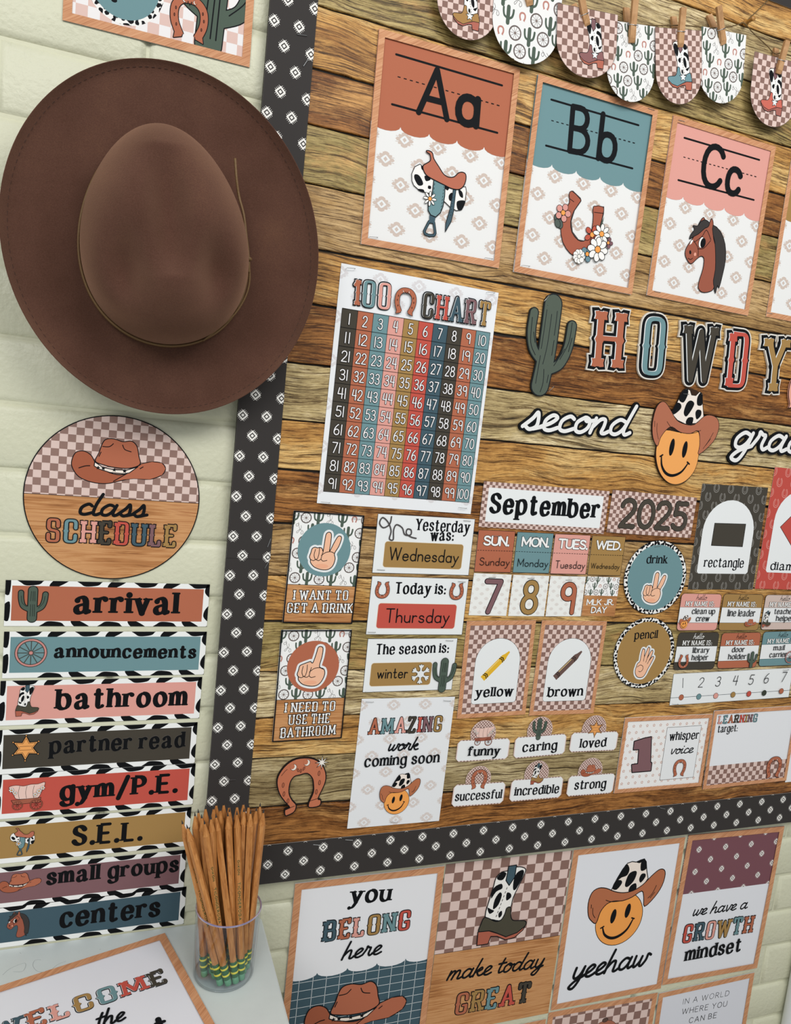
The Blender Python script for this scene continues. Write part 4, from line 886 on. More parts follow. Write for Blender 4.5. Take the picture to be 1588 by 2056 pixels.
# ------------------------------------------------------------------ cut-out word HOWDY and cactus
def letter(ch, a, b, caph, col, label):
    """one western letter, cut out of card"""
    y = -.0026; A = onwall(*a, y); B = onwall(*b, y); ex = (B-A).normalized()
    c = Card('letter_cutout', label, 'letter', y=y, org=A, ex=ex, W=.1, H=.1, group='letters of the word HOWDY'); c.h = 0; th = .0012; flat = c.raw
    def prism(pts, mi, jit=0):
        bq = len(c.V); nn = len(pts)
        c.V += [(p[0], .0018, p[1]) for p in pts] + [(p[0], -th-jit*.4, p[1]) for p in pts]
        c.F.append(list(range(bq+nn, bq+2*nn))[::-1]); c.MI.append(mi)
        for i in range(nn): c.F.append([bq+i, bq+(i+1) % nn, bq+nn+(i+1) % nn, bq+nn+i]); c.MI.append(mi)
    st = dict(font='slab', gap=.2)
    c.raw = prism; text2(c, ch, a, b, caph, .17, '#DCD8D0', .082); c.raw = flat; c.part('backing_sheet'); c.h = th+5e-5
    text2(c, ch, a, b, caph, .17, BK, .056); text2(c, ch, a, b, caph, .165, WH, 0); text2(c, ch, a, b, caph, .155, col, 0, .016); c.part('letter_face'); return c
def text2(c, ch, a, b, caph, w, col, extra, shift=0):
    A = c.P(*a); Bp = c.P(*b); T = c.P(a[0]+caph*.1, a[1]-caph); h = abs(T[1]-A[1]); adv = glyph('slab', ch)[1]; wd = Bp[0]-A[0]
    # the skeleton is laid out for the plain weight, then the pen grows by "extra"
    pad0 = .16; kx = wd/((adv+2*pad0)*h)
    pad = w*.5+.06; ww = (adv+2*pad)*h*kx; x0 = A[0]+(pad0-pad)*h*kx + shift*h
    text(c, ch, (x0, A[1]-shift*.4*h), (x0+ww, Bp[1]-shift*.4*h), h, 'slab', w if not extra else w, col if not extra else col, px=False, outline=(col if extra else None), ow=extra)
letter('H', Z6(478, 478), Z6(655, 490), 110, TC, 'rust cut-out letter H, first letter of HOWDY')
letter('O', Z6(742, 516), Z6(880, 524), 110, BL, 'blue cut-out letter O between the rust H and dark W')
letter('W', Z6(962, 551), Z6(1160, 561), 108, DK, 'dark brown cut-out letter W in the middle of HOWDY')
letter('D', Z6(1212, 585), Z6(1335, 591), 104, RD, 'red cut-out letter D beside the dark W')
letter('Y', Z6(1405, 613), Z6(1552, 618), 104, TN, 'tan cut-out letter Y ending the word HOWDY')
def cutout(name, label, fn, ctr, hpx, y=-.0028, outline=None, **kw):
    A = onwall(*ctr, y); c = Card(name, label, 'cut-out', y=y, org=A, ex=Vector((1, 0, 0)), W=.1, H=.1); c.h = 0
    t = c.P(ctr[0], ctr[1]-hpx); S = math.hypot(*t)
    return c, S
def prism_draw(c, th, fn):
    flat = c.raw
    def prism(pts, mi, jit=0):
        bq = len(c.V); nn = len(pts)
        c.V += [(p[0], .0018, p[1]) for p in pts] + [(p[0], -th-jit*.4, p[1]) for p in pts]
        c.F.append(list(range(bq+nn, bq+2*nn))[::-1]); c.MI.append(mi)
        for i in range(nn): c.F.append([bq+i, bq+(i+1) % nn, bq+nn+(i+1) % nn, bq+nn+i]); c.MI.append(mi)
    c.raw = prism; fn(); c.raw = flat; c.h = th+5e-5
# cactus cut-out
c, S = cutout('cactus_cutout', 'tall dark green paper cactus standing left of the HOWDY letters', None, Z6(245, 362), 207)
def cact2(c, o, col, ln):
    segs = [([(-.03, -.42), (0, -.1), (.005, .4)], .19), (spline([(-.06, -.16), (-.16, -.06), (-.205, .1), (-.2, .29)], False, 6), .085), (spline([(.06, -.24), (.17, -.17), (.24, 0), (.255, .22)], False, 6), .095)]
    for p, w in segs: c.line(spline(p, False, 6) if len(p) == 3 else p, w+2*o, ln or col)
    if ln:
        for p, w in segs[::-1]: c.line(spline(p, False, 6) if len(p) == 3 else p, w, col)
c.push(0, 0, S); prism_draw(c, .0008, lambda: cact2(c, .012, '#2A2E2B', None)); c.part('backing_sheet')
cact2(c, .01, '#566056', '#22262A')
for l in ([(-.06, .38), (-.065, .1), (-.07, -.05)], [(-.0, .3), (-.005, 0), (-.03, -.2)], [(.06, .34), (.062, .2), (.06, .1)], [(.065, .05), (.06, -.1)], [(-.07, -.12), (-.085, -.4)], [(-.01, -.25), (.0, -.38), (-.02, -.48)], [(.05, -.3), (.045, -.38)], [(-.215, .24), (-.2, .0), (-.13, -.12)], [(-.18, .1), (-.15, 0)], [(.25, .25), (.24, .05), (.16, -.13)], [(.2, -.02), (.1, -.2)], [(.27, .1), (.25, -.04)]): c.line(spline(l, False, 5), .007, '#22262A')
c.part('cactus_face'); c.pop(); c.staple(Z6(225, 122), Z6(250, 92)); c.staple(Z6(245, 625), Z6(280, 590))
# joined script words
def script(name, label, s, a, b, caph):
    y = -.0026; A = onwall(*a, y); B = onwall(*b, y); c = Card(name, label, 'word', y=y, org=A, ex=(B-A).normalized(), W=.1, H=.1); c.h = 0; c.jk = 1.5e-5; c.us = 2.6e-5
    prism_draw(c, .0010, lambda: text(c, s, a, b, caph, 'script', .13, BK, outline=BK, ow=.075)); c.V2 = None; c.part('backing_sheet'); c.h = .00108
    text(c, s, a, b, caph, 'script', .13, '#E9E9E8'); c.part('lettering'); return c
c = script('word_cutout', 'white script cut-out word "second" with black outline', 'second', Z6(90, 825), Z6(705, 862), 62)
c = script('word_cutout', 'white script cut-out word "grade" running off the right edge', 'grade', Z6(1250, 925), Z6(1745, 968), 62)
# smiling face cut-out
c, S = cutout('smiley_cutout', 'orange smiling face cut-out in a cow-print cowboy hat under the letter W', None, Z6(1000, 870), 196)
c.push(0, 0, S)
N = lambda p: norm(p, 998, 870, 530)
out = N([(960, 608), (1000, 606), (1060, 622), (1080, 650), (1105, 740), (1160, 735), (1205, 750), (1224, 800), (1200, 880), (1112, 960), (1106, 1040), (1060, 1110), (1000, 1138), (930, 1132), (860, 1080), (822, 1000), (818, 935), (785, 890), (768, 820), (775, 740), (800, 702), (830, 698), (890, 740), (930, 640)])
prism_draw(c, .001, lambda: c.poly(spline(out, True, 4), '#3A2A20')); c.part('backing_sheet')
c.blob(N([(960, 850), (1030, 850), (1085, 835), (1110, 920), (1107, 1030), (1065, 1100), (1000, 1136), (930, 1130), (865, 1080), (825, 1000), (820, 920), (850, 850)]), '#F0A860', BK, .005)
cr = N([(888, 755), (915, 680), (935, 630), (958, 610), (985, 615), (1000, 640), (1030, 640), (1052, 616), (1072, 625), (1085, 680), (1106, 750), (1060, 790), (985, 800), (930, 785)]); c.poly(cr, '#EFE5DC')
for b in ([(920, 660), (940, 625), (968, 612), (975, 640), (955, 685), (925, 680)], [(1042, 650), (1060, 620), (1076, 640), (1082, 685), (1050, 690)], [(965, 740), (975, 690), (1000, 670), (1028, 685), (1010, 730), (985, 760)], [(888, 745), (905, 695), (935, 695), (942, 720), (905, 755)], [(1045, 735), (1055, 715), (1082, 718), (1085, 745), (1060, 768)], [(990, 795), (1000, 765), (1035, 762), (1030, 800)]): c.poly(spline(N(b), True, 4), BK)
c.line(cr, .006, BK, True)
c.blob(N([(822, 938), (785, 895), (768, 820), (776, 740), (800, 702), (832, 698), (875, 735), (925, 785), (985, 802), (1050, 798), (1110, 745), (1160, 736), (1205, 752), (1224, 800), (1200, 880), (1112, 960), (1108, 905), (1085, 830), (1030, 850), (960, 848), (900, 825), (865, 845), (835, 890)]), '#B06E55', BK, .006, n=3)
for l in ([(798, 815), (805, 860), (822, 900)], [(780, 805), (785, 835)], [(1190, 830), (1165, 880), (1135, 925)], [(1178, 865), (1150, 905)], [(862, 800), (905, 835), (970, 852)], [(1100, 825), (1070, 840), (1030, 850)]): c.line(spline(N(l), False, 4), .005, BK)
c.ell(*N([(920, 935)])[0], .03, .09, BK, None, .01, 24, -.06); c.ell(*N([(1010, 940)])[0], .03, .088, BK, None, .01, 24, -.06)
sm = spline(N([(858, 985), (870, 1040), (905, 1080), (955, 1090), (1010, 1065), (1048, 1012)]), False, 6); n = len(sm); c.line(sm, [.012+.018*math.sin(math.pi*i/(n-1)) for i in range(n)], BK)
c.line(N([(850, 992), (866, 982)]), .016, BK); c.line(N([(1040, 1008), (1056, 1018)]), .016, BK); c.part('face_print'); c.pop()
c.staple(Z6(980, 632), Z6(1030, 638))
# partial pink cut-out at the right edge after Y
c, S = cutout('horseshoe_cutout', 'pale pink cut-out shape clipped by the right frame edge beside the tan Y', None, Z6(1640, 620), 72)
c.push(0, 0, S); prism_draw(c, .001, lambda: horseshoe(c, '#E0A590', None, False, .2)); c.part('backing_sheet'); horseshoe(c, '#E2A792', BK, True, .19); c.part('horseshoe_face'); c.pop()
# horseshoe cut-out lower left of the board
c, S = cutout('horseshoe_cutout', 'rust paper horseshoe cut-out near the lower left board corner', None, Z12(332, 1382), 113)
N = lambda p: norm(p, 332, 1382, 450)
O_ = [(232, 1605), (228, 1560), (262, 1545), (225, 1500), (175, 1430), (148, 1340), (160, 1270), (210, 1200), (280, 1162), (370, 1160), (440, 1185), (495, 1240), (520, 1310), (515, 1380), (475, 1490), (498, 1505), (492, 1550), (415, 1558), (408, 1520), (435, 1440), (430, 1370), (415, 1320), (372, 1280), (318, 1288), (272, 1300), (245, 1350), (245, 1430), (275, 1490), (308, 1530), (300, 1580), (255, 1605)]
c.push(0, 0, S); P_ = spline(N(O_), True, 3)
prism_draw(c, .001, lambda: (c.poly(P_, '#2A211D'), c.line(P_, .022, '#2A211D', True))); c.part('backing_sheet')
c.poly(P_, '#BF7355'); c.line(P_, .014, BK, True)
for x, y in ((195, 1362), (207, 1433), (243, 1492), (464, 1287), (475, 1362), (457, 1435)): c.ell(*N([(x, y)])[0], .017, .042, '#B0664B', BK, .007, 14)
for x in (262, 362):
    p = N([(x, 1225 if x < 300 else 1195)])[0]; c.ell(p[0], p[1], .052, .055, '#EFE6DC', BK, .006, 18); c.ell(p[0]-.022, p[1]+.012, .04, .045, '#BF7355', None, .01, 18)
for x, y, a in ((298, 1250, .4), (320, 1256, 0), (342, 1240, -.4)): c.ell(*N([(x, y)])[0], .014, .032, '#A65E46', BK, .006, 12, a)
c.push(*N([(478, 1200)])[0], .12); c.poly(star(1, .3, 8), '#EFE9E0'); c.line(star(1, .3, 8), .05, BK, True); c.pop()
c.line(N([(175, 1285), (200, 1250), (215, 1238)]), .006, BK); c.line(N([(232, 1560), (296, 1535)]), .008, BK); c.line(N([(412, 1505), (470, 1490)]), .008, BK); c.part('horseshoe_face'); c.pop()
# ------------------------------------------------------------------ signal cards
def signal(label, c4, kind, col, hp, hh, cc, lines):
    c = Card('signal_card', label, 'card', c4); c.sheet('#F1F1F0'); W, H = c.W, c.H; spl = H*(.345 if kind == 'two' else .375)
    western(c, -W/2, spl, W/2, H, W*.22, 4); c.part('western_print', 'cactus, wheel and rope print')
    x, y = c.P(*cc[0]); r = abs(c.P(*cc[1])[0]-x); c.ell(x, y, r, r, col, None, n=48); put(c, lambda c_: hand(c_, kind), hp, hh); c.part('picture')
    c.rect(-W/2, 0, W/2, spl, WOODQ); c.line([(-W/2, spl), (W/2, spl)], .0006, BK, cap=False); c.part('wood_print_panel')
    for s, a, b, h in lines: text(c, s, a, b, h, 'slab', .15, '#F3F3F2', outline=BK, ow=.07, gap=.16)
    c.part('lettering')
    c.line([(-W/2+.0006, .0006), (W/2-.0006, .0006), (W/2-.0006, H-.0006), (-W/2+.0006, H-.0006)], .0016, BK, True); c.part('black_edge'); return c
c = signal('card reading I WANT TO GET A DRINK with two-finger hand', [Z9(215, 92), Z9(735, 128), Z9(140, 920), Z9(655, 930)], 'two', BL, Z9(447, 392), 82, (Z9(447, 383), Z9(640, 390)),
  [('I WANT TO', Z9(213, 751), Z9(622, 753), 18.5), ('GET A DRINK', Z9(165, 845), Z9(655, 848), 18.5)])
c.staple(Z9(222, 122), Z9(285, 124)); c.staple(Z9(650, 148), Z9(715, 155))
c = signal('card reading I NEED TO USE THE BATHROOM with one raised finger', [Z12(178, 135), Z12(735, 135), Z12(100, 1027), Z12(655, 993)], 'one', TC, Z12(425, 435), 82, (Z12(432, 428), Z12(636, 425)),
  [('I NEED TO', Z12(200, 793), Z12(605, 776), 18.5), ('USE THE', Z12(230, 888), Z12(560, 873), 19), ('BATHROOM', Z12(165, 993), Z12(605, 963), 19)])
c.staple(Z12(185, 158), Z12(250, 160)); c.staple(Z12(655, 158), Z12(715, 160))
# ------------------------------------------------------------------ day cards
def plain(name, label, c4, cat='card', edge=None, m='#E8EBEC', **kw):
    c = Card(name, label, cat, c4, **kw); c.sheet(m)
    if edge: c.line([(-c.W/2+.0002, .0002), (c.W/2-.0002, .0002), (c.W/2-.0002, c.H-.0002), (-c.W/2+.0002, c.H-.0002)], .0005, edge, True)
    return c
def pill(c, q, col):
    P = [c.P(*p) for p in q]; x0 = (P[0][0]+P[2][0])/2; x1 = (P[1][0]+P[3][0])/2; y1 = (P[0][1]+P[1][1])/2; y0 = (P[2][1]+P[3][1])/2; c.rr(x0, y0, x1, y1, .004, col, '#E3D6C2', .0006); c.part('coloured_panel')
c = plain('calendar_sign', 'white sign reading Yesterday was: Wednesday on tan', [Z9(845, 117), Z9(1560, 153), Z9(800, 552), Z9(1520, 575)], edge='#55565A')
pill(c, [Z9(895, 320), Z9(1475, 342), Z9(880, 512), Z9(1465, 530)], TN)
text(c, 'Yesterday', Z9(1117, 236), Z9(1525, 256), 22.6, 'serif', 0.218); text(c, 'was:', Z9(1228, 312), Z9(1408, 312), 20.9, 'serif', 0.218)
text(c, 'Wednesday', Z9(922, 455), Z9(1438, 478), 25, 'print', .09); c.part('lettering')
c.push(*c.P(*Z9(975, 215)), .030, .3); c.line(spline([(.02, .5), (-.1, .2), (-.4, .3), (-.62, .36), (-.55, .05), (-.2, .1), (-.02, .45)][0:0] + [(-.1, .5), (-.25, .2), (-.55, .12), (-.68, .36), (-.5, .56), (-.3, .3), (-.24, -.1), (-.38, -.42), (-.22, -.5), (-.12, -.1), (.05, .1), (.28, -.1), (.34, -.42), (.6, -.5), (.66, -.3), (.5, -.22), (.42, -.4), (.6, -.6), (.82, -.72)], False, 6), .06, '#4D4A4A'); c.pop(); c.part('rope_picture')
c.staple(Z9(1470, 165), Z9(1535, 170)); c.staple(Z9(830, 528), Z9(900, 533))
c = plain('calendar_sign', 'white sign reading Today is: Thursday on red', [Z9(800, 578), Z9(1512, 598), Z9(755, 1010), Z9(1472, 1015)], edge='#55565A')
pill(c, [Z9(845, 778), Z9(1425, 788), Z9(832, 965), Z9(1415, 970)], RD)
text(c, 'Today is:', Z9(962, 708), Z9(1350, 710), 22.0, 'serif', 0.218); text(c, 'Thursday', Z9(895, 920), Z9(1370, 922), 27, 'print', .09); c.part('lettering')
put(c, horseshoe, Z9(877, 680), 33, math.pi, col='#B4694F', o=.03); c.part('left_horseshoe_picture'); put(c, horseshoe, Z9(1425, 690), 33, math.pi, col='#B4694F', o=.03); c.part('right_horseshoe_picture')
c.staple(Z9(1430, 615), Z9(1495, 620)); c.staple(Z9(762, 990), Z9(830, 992))
c = plain('calendar_sign', 'white sign reading The season is: winter beside a cactus', [Z9(770, 1043), Z9(1430, 1038), Z9(730, 1440), Z9(1395, 1420)], edge='#55565A')
pill(c, [Z9(795, 1222), Z9(1245, 1215), Z9(780, 1395), Z9(1232, 1385)], TN)
text(c, 'The season is:', Z9(822, 1160), Z9(1372, 1143), 20.4, 'serif', 0.218); text(c, 'winter', Z9(835, 1335), Z9(1062, 1330), 22, 'print', .1); c.part('lettering')
put(c, snow, Z9(1158, 1303), 40); put(c, cactus, Z9(1328, 1300), 64, o=.015); c.part('snowflake_and_cactus_picture')
c.staple(Z9(1340, 1052), Z9(1405, 1055)); c.staple(Z9(745, 1435), Z9(815, 1432))
# amazing work
c = plain('poster', 'white poster reading AMAZING work coming soon with a hatted smiley', [Z12(812, 690), Z12(1550, 668), Z12(708, 1718), Z12(1445, 1660)], 'poster', m='#E7E9EC')
field(c, aztec, -c.W/2, 0, c.W/2, c.H, c.W*.34, c.H*.13, c.W*.13, col='#D8CFCB', bg='#E7E9EC'); c.part('aztec_print')
text(c, 'AMAZING', Z12(868, 968), Z12(1455, 940), 30, 'slab', .18, cols=[TC, BL, PK, DK, RD, MV, TN], outline=BK, ow=.045, gap=.14)
text(c, 'work', Z12(1015, 1098), Z12(1270, 1088), 25, 'script', .13); text(c, 'coming soon', Z12(828, 1226), Z12(1438, 1188), 20.9, 'serif', 0.192); c.part('lettering')
put(c, cowhat_face, Z12(1112, 1437), 82); c.part('smiley_picture'); c.staple(Z12(845, 706), Z12(915, 708)); c.staple(Z12(1462, 696), Z12(1530, 700)); c.staple(Z12(1040, 1662), Z12(1105, 1664))
# ------------------------------------------------------------------ month, year, weekdays, dates
c = Card('calendar_sign', 'wide white sign reading September with checkered edge', 'sign', [Z10(225, 48), Z10(1022, 118), Z10(195, 345), Z10(995, 385)], y=-.0012); c.sheet(CKL)
checks(c, -c.W/2, 0, c.W/2, c.H, c.W/46, None); c.part('check_print'); c.rect(-c.W/2+.0085, .0078, c.W/2-.0085, c.H-.0078, '#E8EBEC'); c.part('white_panel')
text(c, 'September', Z10(250, 248), Z10(965, 285), 37.4, 'serif', .27, xh=.72); c.part('lettering')
c = Card('calendar_sign', 'checkered pink card with dark numerals 2025', 'sign', [Z10(1047, 105), Z10(1585, 158), Z10(1010, 378), Z10(1543, 412)]); c.sheet(CKL)
checks(c, -c.W/2, 0, c.W/2, c.H, c.W/27, None); c.part('check_print'); text(c, '2025', Z10(1080, 335), Z10(1515, 360), 53, 'print', .16, '#4B463E', outline=BK, ow=.02, gap=.16); c.part('lettering')
c.staple(Z11(5, 498), Z11(60, 512))
def wk(label, c4, ab, full, col, l1, l2):
    c = plain('weekday_card', label, c4, edge=BK, m=col); W, H = c.W, c.H
    for k in range(14): c.line([(-W/2+W*k/14+.0012, H*.52), (-W/2+W*(k+.62)/14+.0012, H*.52)], .0007, BK, cap=False)
    text(c, ab, l1[0], l1[1], l1[2], 'print', .22, '#F1F1F0', outline=BK, ow=.05, gap=.13); text(c, full, l2[0], l2[1], l2[2], 'print', .09, BK); c.part('lettering')
    c.staple((l1[0][0]+20, l1[0][1]-18), (l1[0][0]+36, l1[0][1]-17)); return c
wk('rust weekday card reading SUN. Sunday', [Z10(197, 362), Z10(427, 370), Z10(160, 628), Z10(397, 635)], 'SUN.', 'Sunday', TC, (Z10(217, 455), Z10(388, 462), 17), (Z10(195, 585), Z10(388, 588), 15))
wk('blue weekday card reading MON. Monday', [Z10(440, 375), Z10(667, 383), Z10(410, 632), Z10(645, 640)], 'MON.', 'Monday', BL, (Z10(460, 462), Z10(642, 470), 17), (Z10(437, 592), Z10(633, 597), 15))
wk('pink weekday card reading TUES. Tuesday', [Z10(680, 387), Z10(902, 395), Z10(650, 640), Z10(880, 647)], 'TUES.', 'Tuesday', PK, (Z10(693, 474), Z10(887, 484), 17), (Z10(677, 603), Z10(868, 608), 14.5))
wk('tan weekday card reading WED. Wednesday', [Z10(917, 398), Z10(1127, 405), Z10(887, 648), Z10(1100, 655)], 'WED.', 'Wednesday', TN, (Z10(935, 480), Z10(1103, 488), 15.5), (Z10(905, 605), Z10(1088, 610), 10.5))
def dt(label, c4, d, col, a, b, h):
    c = plain('date_card', label, c4, m='#ECEDEA'); field(c, miniring, -c.W/2, 0, c.W/2, c.H, c.W*.27, c.H*.11, c.W*.1, col='#C9B9B2'); c.part('ring_print')
    text(c, d, a, b, h, 'print', .15, col, outline=BK, ow=.025); c.part('numeral'); p = c.P(*a); c.staple((a[0]+14, a[1]-h-8), (a[0]+30, a[1]-h-8))
dt('white date card with mauve numeral 7', [Z10(160, 637), Z10(398, 647), Z10(132, 905), Z10(373, 910)], '7', MV, Z10(208, 882), Z10(325, 884), 61)
dt('white date card with tan numeral 8', [Z10(410, 648), Z10(640, 655), Z10(385, 910), Z10(612, 912)], '8', TN, Z10(455, 885), Z10(560, 887), 60)
dt('white date card with rust numeral 9', [Z10(648, 655), Z10(868, 660), Z10(622, 912), Z10(850, 912)], '9', TC, Z10(697, 886), Z10(798, 888), 57)
c = Card('date_card', 'small holiday date card reading MLK JR. DAY on wood print', 'card', [Z10(880, 658), Z10(1090, 665), Z10(850, 908), Z10(1062, 912)]); c.sheet('#F1F1F0'); W, H = c.W, c.H
western(c, -W/2, H*.52, W/2, H, W*.21, 8); c.part('western_print'); c.rect(-W/2, 0, W/2, H*.52, WOODQ); c.part('wood_print_panel')
text(c, 'MLK JR.', Z10(876, 838), Z10(1052, 838), 10.5, 'print', .2, '#F3F3F2', outline=BK, ow=.04, gap=.14); text(c, 'DAY', Z10(903, 888), Z10(1005, 888), 11, 'print', .2, '#F3F3F2', outline=BK, ow=.04, gap=.14); c.part('lettering')
# ------------------------------------------------------------------ round hall-signal badges
def badge(label, L, R_, T, B_, word, wa, wb, wh, col, kind, hp, hh):
    c = Card('round_badge', label, 'badge', y=-.0012, org=onwall((L[0]+R_[0])/2, (T[1]+B_[1])/2, -.0012), ex=Vector((1, 0, 0)), W=.1, H=.1)
    pts = [c.P(*p) for p in (L, R_, T, B_)]; r = ((pts[1][0]-pts[0][0])+(pts[2][1]-pts[3][1]))/4; cx = (pts[0][0]+pts[1][0])/2; cy = (pts[2][1]+pts[3][1])/2
    ring = [(cx+r*math.cos(2*math.pi*i/64), cy+r*math.sin(2*math.pi*i/64)) for i in range(64)]
    c.solid(ring, '#EEEDEA', '#C9CBCB', .0006); c.clip = ring; blobs(c, cx-r, cy-r, cx+r, cy+r, .0028, int(cx*1e4) % 97); c.part('cow_print'); c.clip = None
    c.line(ring, .0006, BK, True); c.ell(cx, cy, r*.885, r*.885, col, None, n=64); c.part('coloured_disc')
    text(c, word, wa, wb, wh, 'serif', 0.179); c.part('lettering'); put(c, lambda c_: hand(c_, kind), hp, hh); c.part('hand_picture'); return c
c = badge('round blue badge reading drink with two-finger hand, cow-print rim', Z11(132, 945), Z11(678, 845), Z11(440, 578), Z11(370, 1212), 'drink', Z11(323, 773), Z11(512, 775), 16, BL, 'two', Z11(390, 985), 66)
c.staple(Z11(400, 632), Z11(455, 622))
badge('round tan badge reading pencil with four-finger hand, cow-print rim', Z11(42, 1625), Z11(573, 1480), Z11(352, 1238), Z11(262, 1848), 'pencil', Z11(222, 1425), Z11(428, 1415), 16, TN, 'four', Z11(295, 1625), 64)
# ------------------------------------------------------------------ shape posters
def shape(label, c4, bg, ring, P, word, wa, wb, arch, poly):
    c = Card('shape_card', label, 'card', c4); c.sheet(bg); W, H = c.W, c.H
    field(c, lambda c_: horseshoe(c_, ring, None, False, .09), -W/2, 0, W/2, H, W*.2, H*.098, W*.105) if 0 else None
    def ush(c_): c_.line(spline([(-.2, .45), (-.36, .1), (-.28, -.3), (0, -.46), (.28, -.3), (.36, .1), (.2, .45)], False, 4), .07, ring); c_.line(spline([(-.1, .4), (-.22, .05), (-.15, -.2), (0, -.28), (.15, -.2), (.22, .05), (.1, .4)], False, 4), .05, ring)
    field(c, ush, -W/2, 0, W/2, H, W*.215, H*.085, W*.11); c.part('horseshoe_print')
    q = [c.P(*p) for p in arch]; x0, x1, y0, y1 = q[0][0], q[1][0], q[2][1], q[3][1]; r = (x1-x0)/2
    A_ = [(x1-.003, y0), (x1, y0+.003)] + [((x0+x1)/2+r*math.cos(t*math.pi/16), y1-r+r*math.sin(t*math.pi/16)) for t in range(17)] + [(x0, y0+.003), (x0+.003, y0)]
    c.poly(A_, '#E8EBEC'); c.part('white_arch'); pp = [c.P(*p) for p in poly]; c.poly(pp, bg); c.line(pp, .0009, BK, True); c.part('shape_picture')
    text(c, word, wa, wb, 18.2, 'serif', 0.179); c.part('lettering'); return c
c = shape('dark horseshoe-print card reading rectangle', [Z11(815, 88), Z11(1362, 125), Z11(688, 1000), Z11(1262, 998)], '#47433C', '#8C8984', None, 'rectangle', Z11(818, 803), Z11(1168, 810), (Z11(785, 700), Z11(1222, 700), Z11(990, 864), Z11(1085, 233)), [Z11(918, 430), Z11(1185, 438), Z11(1156, 632), Z11(888, 621)])
c.staple(Z11(832, 98), Z11(892, 100)); c.staple(Z11(1275, 135), Z11(1335, 138))
c = Card('shape_card', 'red horseshoe-print card reading diamond, cut by the right edge', 'card', org=onwall(*Z11(1262, 998), -.0006)+Vector((.0672, 0, .001)), ex=Vector((1, 0, 0)), W=.1344, H=.195)
c.sheet('#BE5148'); W, H = c.W, c.H
def ush2(c_): c_.line(spline([(-.2, .45), (-.36, .1), (-.28, -.3), (0, -.46), (.28, -.3), (.36, .1), (.2, .45)], False, 4), .07, '#D9938A'); c_.line(spline([(-.1, .4), (-.22, .05), (-.15, -.2), (0, -.28), (.15, -.2), (.22, .05), (.1, .4)], False, 4), .05, '#D9938A')
field(c, ush2, -W/2, 0, W/2, H, W*.215, H*.085, W*.11); c.part('horseshoe_print')
r = W*.378; y1 = H*.83; A_ = [(r-.003, H*.14), (r, H*.14+.003)] + [(r*math.cos(t*math.pi/16), y1-r+r*math.sin(t*math.pi/16)) for t in range(17)] + [(-r, H*.14+.003), (-r+.003, H*.14)]; c.poly(A_, '#E8EBEC'); c.part('white_arch')
pp = [(-.036, H*.52), (0, H*.34), (.036, H*.52), (0, H*.70)]; c.poly(pp, '#BE5148'); c.line(pp, .0009, BK, True); c.part('shape_picture')
a = c.P(*Z11(1385, 828)); text(c, 'diamond', a, (-a[0]+.004, a[1]), .0128, 'serif', 0.179, px=False); c.part('lettering')
# ------------------------------------------------------------------ colour cards
def colour(label, c4, word, wa, wb, arch, crc, col, dk):
    c = Card('colour_card', label, 'card', c4); c.sheet(CKL); W, H = c.W, c.H
    checks(c, -W/2, 0, W/2, H, W/16.5, None); c.part('check_print')
    q = [c.P(*p) for p in arch]; x0, x1, y0, y1 = q[0][0], q[1][0], q[2][1], q[3][1]; r = (x1-x0)/2
    A_ = [(x1-.004, y0), (x1-.0012, y0+.0012), (x1, y0+.004)] + [((x0+x1)/2+r*math.cos(t*math.pi/20), y1-r+r*math.sin(t*math.pi/20)) for t in range(21)] + [(x0, y0+.004), (x0+.0012, y0+.0012), (x0+.004, y0)]
    c.poly(A_, '#E8EBEC'); c.line(A_, .0004, BK, True); c.part('white_arch'); put(c, lambda k: crayon(k, col, dk), crc, 60); c.part('crayon_picture'); text(c, word, wa, wb, 18.7, 'serif', 0.198); c.part('lettering')
    frame(c, .0062); return c
colour('checkered card reading yellow with a yellow crayon', [Z13(108, 15), Z13(420, 13), Z13(60, 462), Z13(375, 440)], 'yellow', Z13(142, 362), Z13(318, 355), (Z13(135, 300), Z13(338, 300), Z13(240, 390), Z13(255, 94)), Z13(240, 217), '#E3B536', '#1C1A18')
colour('checkered card reading brown with a brown crayon', [Z13(440, 15), Z13(738, 15), Z13(400, 444), Z13(692, 437)], 'brown', Z13(470, 360), Z13(638, 355), (Z13(463, 300), Z13(658, 300), Z13(560, 380), Z13(575, 94)), Z13(570, 214), '#6B544E', '#3A2E2B')
